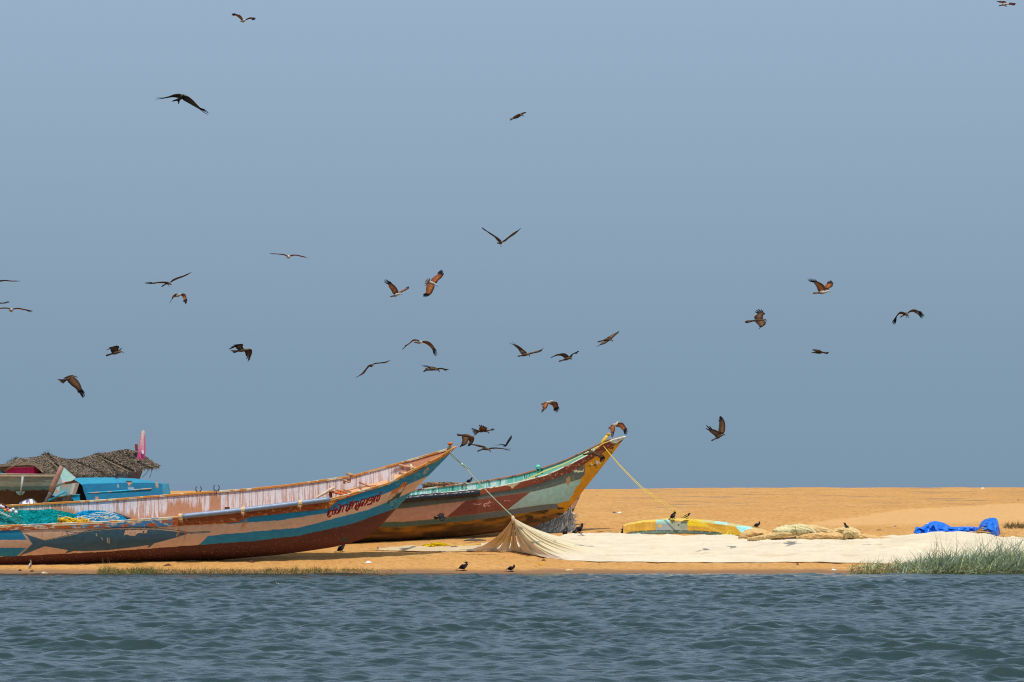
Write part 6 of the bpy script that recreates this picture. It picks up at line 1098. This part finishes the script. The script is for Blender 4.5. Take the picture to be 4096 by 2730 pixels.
    B(z, 'b', (1605,150), (1612,190), (1580,160), (1530,180), [(1438,165)], [([(1540,132),(1430,108),(1330,190),(1230,245)], [(1530,147),(1420,142),(1330,210),(1240,270)], [(1162,332)], 'f'), ([(1640,147),(1780,165),(1860,240),(1910,320)], [(1640,180),(1760,240),(1820,300),(1870,360)], [(1950,375),(1962,440),(1945,480),(1920,480),(1893,470)], 'n')], 'pale breasted kite with wings arched down over the striped boat', 3, bd=.6, rb=6.5)
    D(z, 'k', (1985,790), (2010,836), (1890,772), (1795,780), [(1636,830),(1700,745)], [([(1950,760),(1880,722),(1770,714)], [(1810,790),(1770,760),(1740,728)], [(1712,684),(1640,680),(1600,690)], 'f'), ([(1980,757),(2080,750),(2140,772)], [(2000,772),(2080,778),(2130,802)], [(2215,785),(2165,817),(2138,805)], 'n')], 'brown kite flying right with head bent down, below the arched pale one', 3, bd=.15)
    z = (2020, 1310, 4.902)
    D(z, 'k', (472,535), (488,577), (410,535), (340,552), [(248,570)], [([(430,515),(340,422),(230,350),(165,330)], [(330,525),(262,432),(190,367),(165,342)], [(205,315),(148,280),(85,304)], 'f'), ([(480,525),(590,500),(680,482),(730,452)], [(447,512),(570,480),(650,457),(720,432)], [(756,405)], 'n')], 'dark kite with a tall left wing, leftmost of three over the orange-bowed boat', 3, bd=.3)
    D(z, 'k', (1298,605), (1292,652), (1230,612), (1180,630), [(1054,670)], [([(1250,580),(1182,516),(1080,520),(980,545)], [(1180,610),(1110,562),(1050,556),(970,570)], [(888,602),(912,582)], 'f'), ([(1305,580),(1330,532),(1400,498),(1425,482)], [(1255,575),(1310,525),(1365,497),(1382,490)], [(1450,468),(1415,517),(1388,522)], 'n')], 'brown kite with a bent left wing, middle of three over the orange-bowed boat', 3, bd=.3)
    D(z, 'k', (2095,247), (2118,288), (2040,242), (1985,245), [(1814,290)], [([(2100,215),(2160,160),(2225,105)], [(2000,220),(2080,160),(2170,108)], [(2242,72)], 'f'), ([(2010,282),(1950,322),(1870,347)], [(1960,270),(1900,300),(1852,345)], [(1798,382)], 'n')], 'brown kite banking on a diagonal, right and highest of three over the orange-bowed boat', 3, bd=.2)
    B((2140, 1580, 17.42), 'b', (1180,420), (1300,525), (1060,500), (720,560), [(430,670)], [([(950,600),(880,800),(800,930),(650,1040)], [(570,660),(530,820),(545,950),(490,1070)], [(440,1260),(455,1150)], 'n'), ([(1340,485),(1530,520),(1620,740),(1640,890)], [(960,620),(1200,740),(1300,900),(1340,970)], [(1690,992),(1632,1120),(1560,1232),(1470,1242),(1380,1180),(1308,1110)], 'f')], 'chestnut kite with both wings pushed down and dark fingers, above the orange bow', 3, bd=.3)
    B((2420, 1670, 17.42), 'b', (910,315), (985,385), (790,470), (490,580), [(240,790)], [([(690,600),(700,800),(690,930),(640,1040)], [(345,720),(390,900),(440,1080),(480,1100)], [(520,1412),(448,1382)], 'n'), ([(990,385),(1230,390),(1400,600),(1500,780)], [(720,620),(1050,712),(1200,870),(1330,930)], [(1560,870),(1582,1052),(1545,1200),(1465,1240),(1390,1210)], 'f')], 'white headed kite landing on the tip of the orange bow', 11.5, bd=.3)
    D((2800, 1650, 12.06), 'k', (1165,1072), (1235,1110), (980,1130), (830,1235), [(548,1372)], [([(980,1000),(860,905),(640,822),(540,805)], [(810,1215),(680,1100),(480,940),(390,830)], [(455,668),(300,618),(268,770)], 'n'), ([(1150,1010),(1222,700),(1192,450),(1125,310)], [(890,880),(920,690),(930,500),(932,400)], [(1000,188),(958,162),(935,220),(900,338)], 'f')], 'brown kite with two wings raised steeply, over the sand right of the orange bow', 4, bd=.1)
    z = (1810, 1680, 9.05)
    D(z, 'k', (1290,440), (1337,517), (1130,400), (985,410), [(680,308),(700,385),(745,470),(782,572)], [([(1240,370),(1232,320),(1258,302),(1165,262)], [(985,375),(960,330),(980,290),(988,247)], [(1120,214),(1036,180),(972,186)], 'n'), ([(1270,392),(1350,387),(1430,382)], [(1260,367),(1350,357),(1430,357)], [(1530,355),(1495,325),(1450,315)], 'f')], 'brown kite with a widely spread forked tail, topmost of the group by the blue bow', 5, bd=.1)
    D(z, 'k', (755,625), (768,695), (570,585), (370,560), [(150,515),(180,577)], [([(620,680),(570,760),(535,850),(420,940)], [(340,590),(360,720),(332,850),(312,910)], [(330,960),(258,1002)], 'n'), ([(780,645),(770,760),(722,850),(690,885)], [(612,800),(580,860),(572,880),(580,900)], [(600,950),(552,966)], 'f')], 'dark kite with both wings folded down, nearest the tip of the blue bow', 6, bd=.1, rb=7.0)
    D(z, 'k', (1335,1085), (1387,1182), (1250,1060), (1140,1050), [(898,1142)], [([(1220,1010),(1000,932),(800,896),(650,880)], [(1140,1022),(960,982),(800,932),(660,905)], [(560,880)], 'f'), ([(1370,1032),(1550,1016),(1750,1032),(1950,1062)], [(1400,1060),(1550,1047),(1750,1057),(1950,1082)], [(2132,1054),(2112,1105),(2045,1122)], 'n')], 'brown kite gliding level with long thin wings beside the blue bow', 4, bd=.3)
    kite('crow', z, 'c', (1970,892), (2012,908), (1930,930), (1885,942), [(1828,952)], [([(1885,907),(1780,896),(1650,911)], [(1880,922),(1780,911),(1650,923)], [(1500,916)], 'f'), ([(1990,872),(2090,742),(2142,650),(2142,600)], [(1930,882),(1990,762),(2060,660),(2105,600)], [(2130,563)], 'n')], 'small black crow in flight, one wing straight up, right of the blue bow', 5, bd=.5, rb=5.5, size=.8)
    D((2320, 1780, 19.6), 'k', (1190,520), (1255,488), (980,610), (740,690), [(200,770),(300,820)], [([(1230,540),(1560,690),(1800,790),(1940,940)], [(900,710),(1300,850),(1500,1000),(1640,1075)], [(1972,1072),(1942,1180),(1862,1312),(1732,1382),(1608,1362)], 'n'), ([(1050,500),(960,480),(880,450)], [(820,620),(760,560),(700,500)], [(760,355),(545,385)], 'f')], 'brown kite with a drooping spread wing passing in front of the orange bow', 9.0, bd=.2, rb=6.8)
    kite('crow', (1720, 2030, 22.4), 'c', (1380,905), (1438,925), (1050,960), (800,930), [(330,830),(320,900),(350,1000),(450,1090)], [([(1250,850),(1232,720),(1258,605),(1110,535)], [(760,830),(660,760),(800,600),(860,555)], [(840,560)], 'f'), ([(1330,965),(1300,1080),(1240,1190)], [(860,1060),(880,1150),(905,1215)], [(1180,1240)], 'n')], 'dark crow flying in front of the pink panel of the orange-bowed boat', 8.5, feet=[(700,1250)], bd=.1, size=.8, rb=6.0)
flock()
def crow(foot, Y, face, label, hgt=38, pitch=28, head=1, yaw=0.0, open_=False, lean=1.0, kind='c', group='crows standing on the beach and boats'):
    """a standing crow; face +1 looks right, head -1 looks back over its shoulder"""
    f = P(foot[0], foot[1], Y) if not isinstance(Y, str) else G(*foot); s = hgt / 32.0 * (DIST + f[1]) / DIST
    b = Bag(); pt = math.radians(pitch); 
    def L(x, y, z): 
        X, Yv = x * face * math.cos(yaw) - y * math.sin(yaw), x * face * math.sin(yaw) + y * math.cos(yaw); return f + np.array([X, Yv, z]) * s
    ax = lambda d, up=0.0: (d * math.cos(pt) - up * math.sin(pt), d * math.sin(pt) + up * math.cos(pt)); cz_ = .155; q = [ax(-.17), ax(-.09), ax(0.0, -.012), ax(.08)]
    nk = (q[3][0] + .016 * lean, q[3][1] + .042); hd = (nk[0] + .018 * head, nk[1] + .038)
    blk, gry = BR['c']['body'], (0.085, .078, .074)
    body_loft(b, [L(q[0][0], 0, cz_ + q[0][1]), L(q[1][0], 0, cz_ + q[1][1]), L(q[2][0], 0, cz_ + q[2][1]), L(q[3][0], 0, cz_ + q[3][1]), L(nk[0], 0, cz_ + nk[1]), L(hd[0], 0, cz_ + hd[1]), L(hd[0] + .022 * head, 0, cz_ + hd[1] - .004)], np.array([.024, .058, .088, .074, .048, .044, .026]) * s, [blk, blk, blk, gry, gry, blk, blk], 12, 30)
    hx, hz = hd; bk = L(hx + .02 * head, 0, cz_ + hz); c = (0.012, .012, .013)
    if open_: b.tube([bk, L(hx + .095 * head, 0, cz_ + hz + .028)], [.012 * s, .002], c, 6); b.tube([bk, L(hx + .09 * head, 0, cz_ + hz - .022)], [.010 * s, .002], c, 6)
    else: b.tube([bk, L(hx + .05 * head, 0, cz_ + hz), L(hx + .085 * head, 0, cz_ + hz - .010)], np.array([.016, .012, .002]) * s, c, 7)
    for sd in (-1, 1):                       # folded wings and legs
        W = np.array([L(*p) for p in ((q[3][0] - .01, sd * .05, cz_ + q[3][1] + .015), (q[2][0] - .02, sd * .068, cz_ + q[2][1] + .03), (q[1][0] - .03, sd * .05, cz_ + q[1][1] + .02), (q[0][0] - .02, sd * .018, cz_ + q[0][1] + .005))]); b.tube(resamp(W, 12), np.interp(np.linspace(0, 3, 12), [0, 1, 2, 3], [.02, .036, .026, .006]) * s, (0.018, .017, .022), 7, True, .6)
        b.tube([L(-.01 + .02 * sd, sd * .03, cz_ - .04), L(-.02 + .03 * sd, sd * .03, cz_ * .45), L(.012 + .03 * sd, sd * .03, .006)], np.array([.022, .009, .007]) * s, c, 6)
        for t in (-.035, 0, .035): b.tube([L(.012 + .03 * sd, sd * .03, .006), L(.055 + .03 * sd, sd * .03 + t, .003)], .006 * s, c, 5)
        b.tube([L(.012 + .03 * sd, sd * .03, .006), L(-.02 + .03 * sd, sd * .03, .003)], .006 * s, c, 5)
    for t in (-.4, 0, .4):                   # tail feathers
        a, e = np.array(L(q[0][0] + .06, t * .03, cz_ + q[0][1] + .025)), np.array(L(q[0][0] - .12, t * .10, cz_ + q[0][1] - .045)); b.tube(resamp([a, (a + e) / 2, e], 6), np.array([.014, .02, .022, .022, .02, .008]) * s, (0.014, .013, .017), 6, True, .35)
    o = b.obj('crow', M['feather']); tag(o, label, 'bird', group)
def ground_birds():
    crow((1856, 2284), 'g', 1, 'black crow looking back over its shoulder at the water edge, left of the standing pair', 40, 26, -1)
    crow((2047, 2288), 'g', 1, 'grey backed crow tucking its head at the water edge, right of the standing pair', 33, 18, .25, .15)
    crow((1878, 1937), 12.95, 1, 'black crow walking on the far rail of the orange-bowed boat', 28, 30, 1)
    crow((1366, 2210), 'g', 1, 'black crow half hidden under the keel of the striped boat', 40, 42, 1)
    crow((2262, 2143), 'g', 1, 'black crow seen from behind in front of the palm frond heap', 34, 56, .2, .9)
    crow((2300, 2144), 'g', 1, 'black crow pointing its long beak right, between two other crows', 34, 50, 1.3)
    crow((2321, 2131), Yg(2322, 2141), 1, 'grey shouldered crow standing on the brown husks', 38, 46, .3, .5)
    crow((2497, 2146), Yg(2497, 2146) + 1.2, -1, 'black crow peering out behind the left end of the yellow upturned boat', 30, 50, 1)
    crow((2694, 2076), Yg(2694, 2140) + .75, 1, 'black crow on the yellow upturned boat with its head behind the rope', 33, 50, .3, -.6)
    crow((2748, 2077), Yg(2748, 2140) + .75, 1, 'slim black crow on the yellow upturned boat just right of the rope', 27, 22, 1)
    crow((3030, 2113), Yg(3030, 2150) + .75, 1, 'black crow on the low right end of the yellow upturned boat', 29, 26, -.5)
    crow((3386, 2122), Yg(3386, 2158) - .4, -1, 'black crow with open beak on the bunched net', 30, 52, 1, .4, True)
    g = G(122, 2277); b = Bag(); s = 1.0
    L = lambda x, y, z: g + np.array([x, y, z])
    body_loft(b, [L(-.05, 0, .03), L(-.03, 0, .10), L(0, 0, .19), L(.01, 0, .26), L(.008, 0, .31), L(.0, 0, .35), L(-.01, 0, .37)], [.015, .045, .065, .05, .03, .028, .012], [(0.62, .60, .55), (0.24, .15, .15), (0.22, .14, .13), (0.24, .16, .13), (0.36, .30, .2), (0.36, .32, .2), (0.3, .26, .16)], 12, 26)
    b.tube(resamp([L(-.02, -.05, .22), L(-.045, -.06, .12), L(-.07, -.04, .02)], 8), [.012, .03, .035, .035, .03, .025, .018, .006], (0.66, .64, .58), 7, True, .5); b.tube([L(-.01, -.02, .355), L(.0, -.1, .335)], [.01, .002], (0.3, .25, .1), 6)
    for d in (-.02, .025): b.tube([L(d, 0, .08), L(d, 0, .0)], .006, (0.2, .18, .08), 5)
    o = b.obj('pond_heron', M['feather']); tag(o, 'small brown and white heron standing upright below the stern of the striped boat', 'bird')
ground_birds()
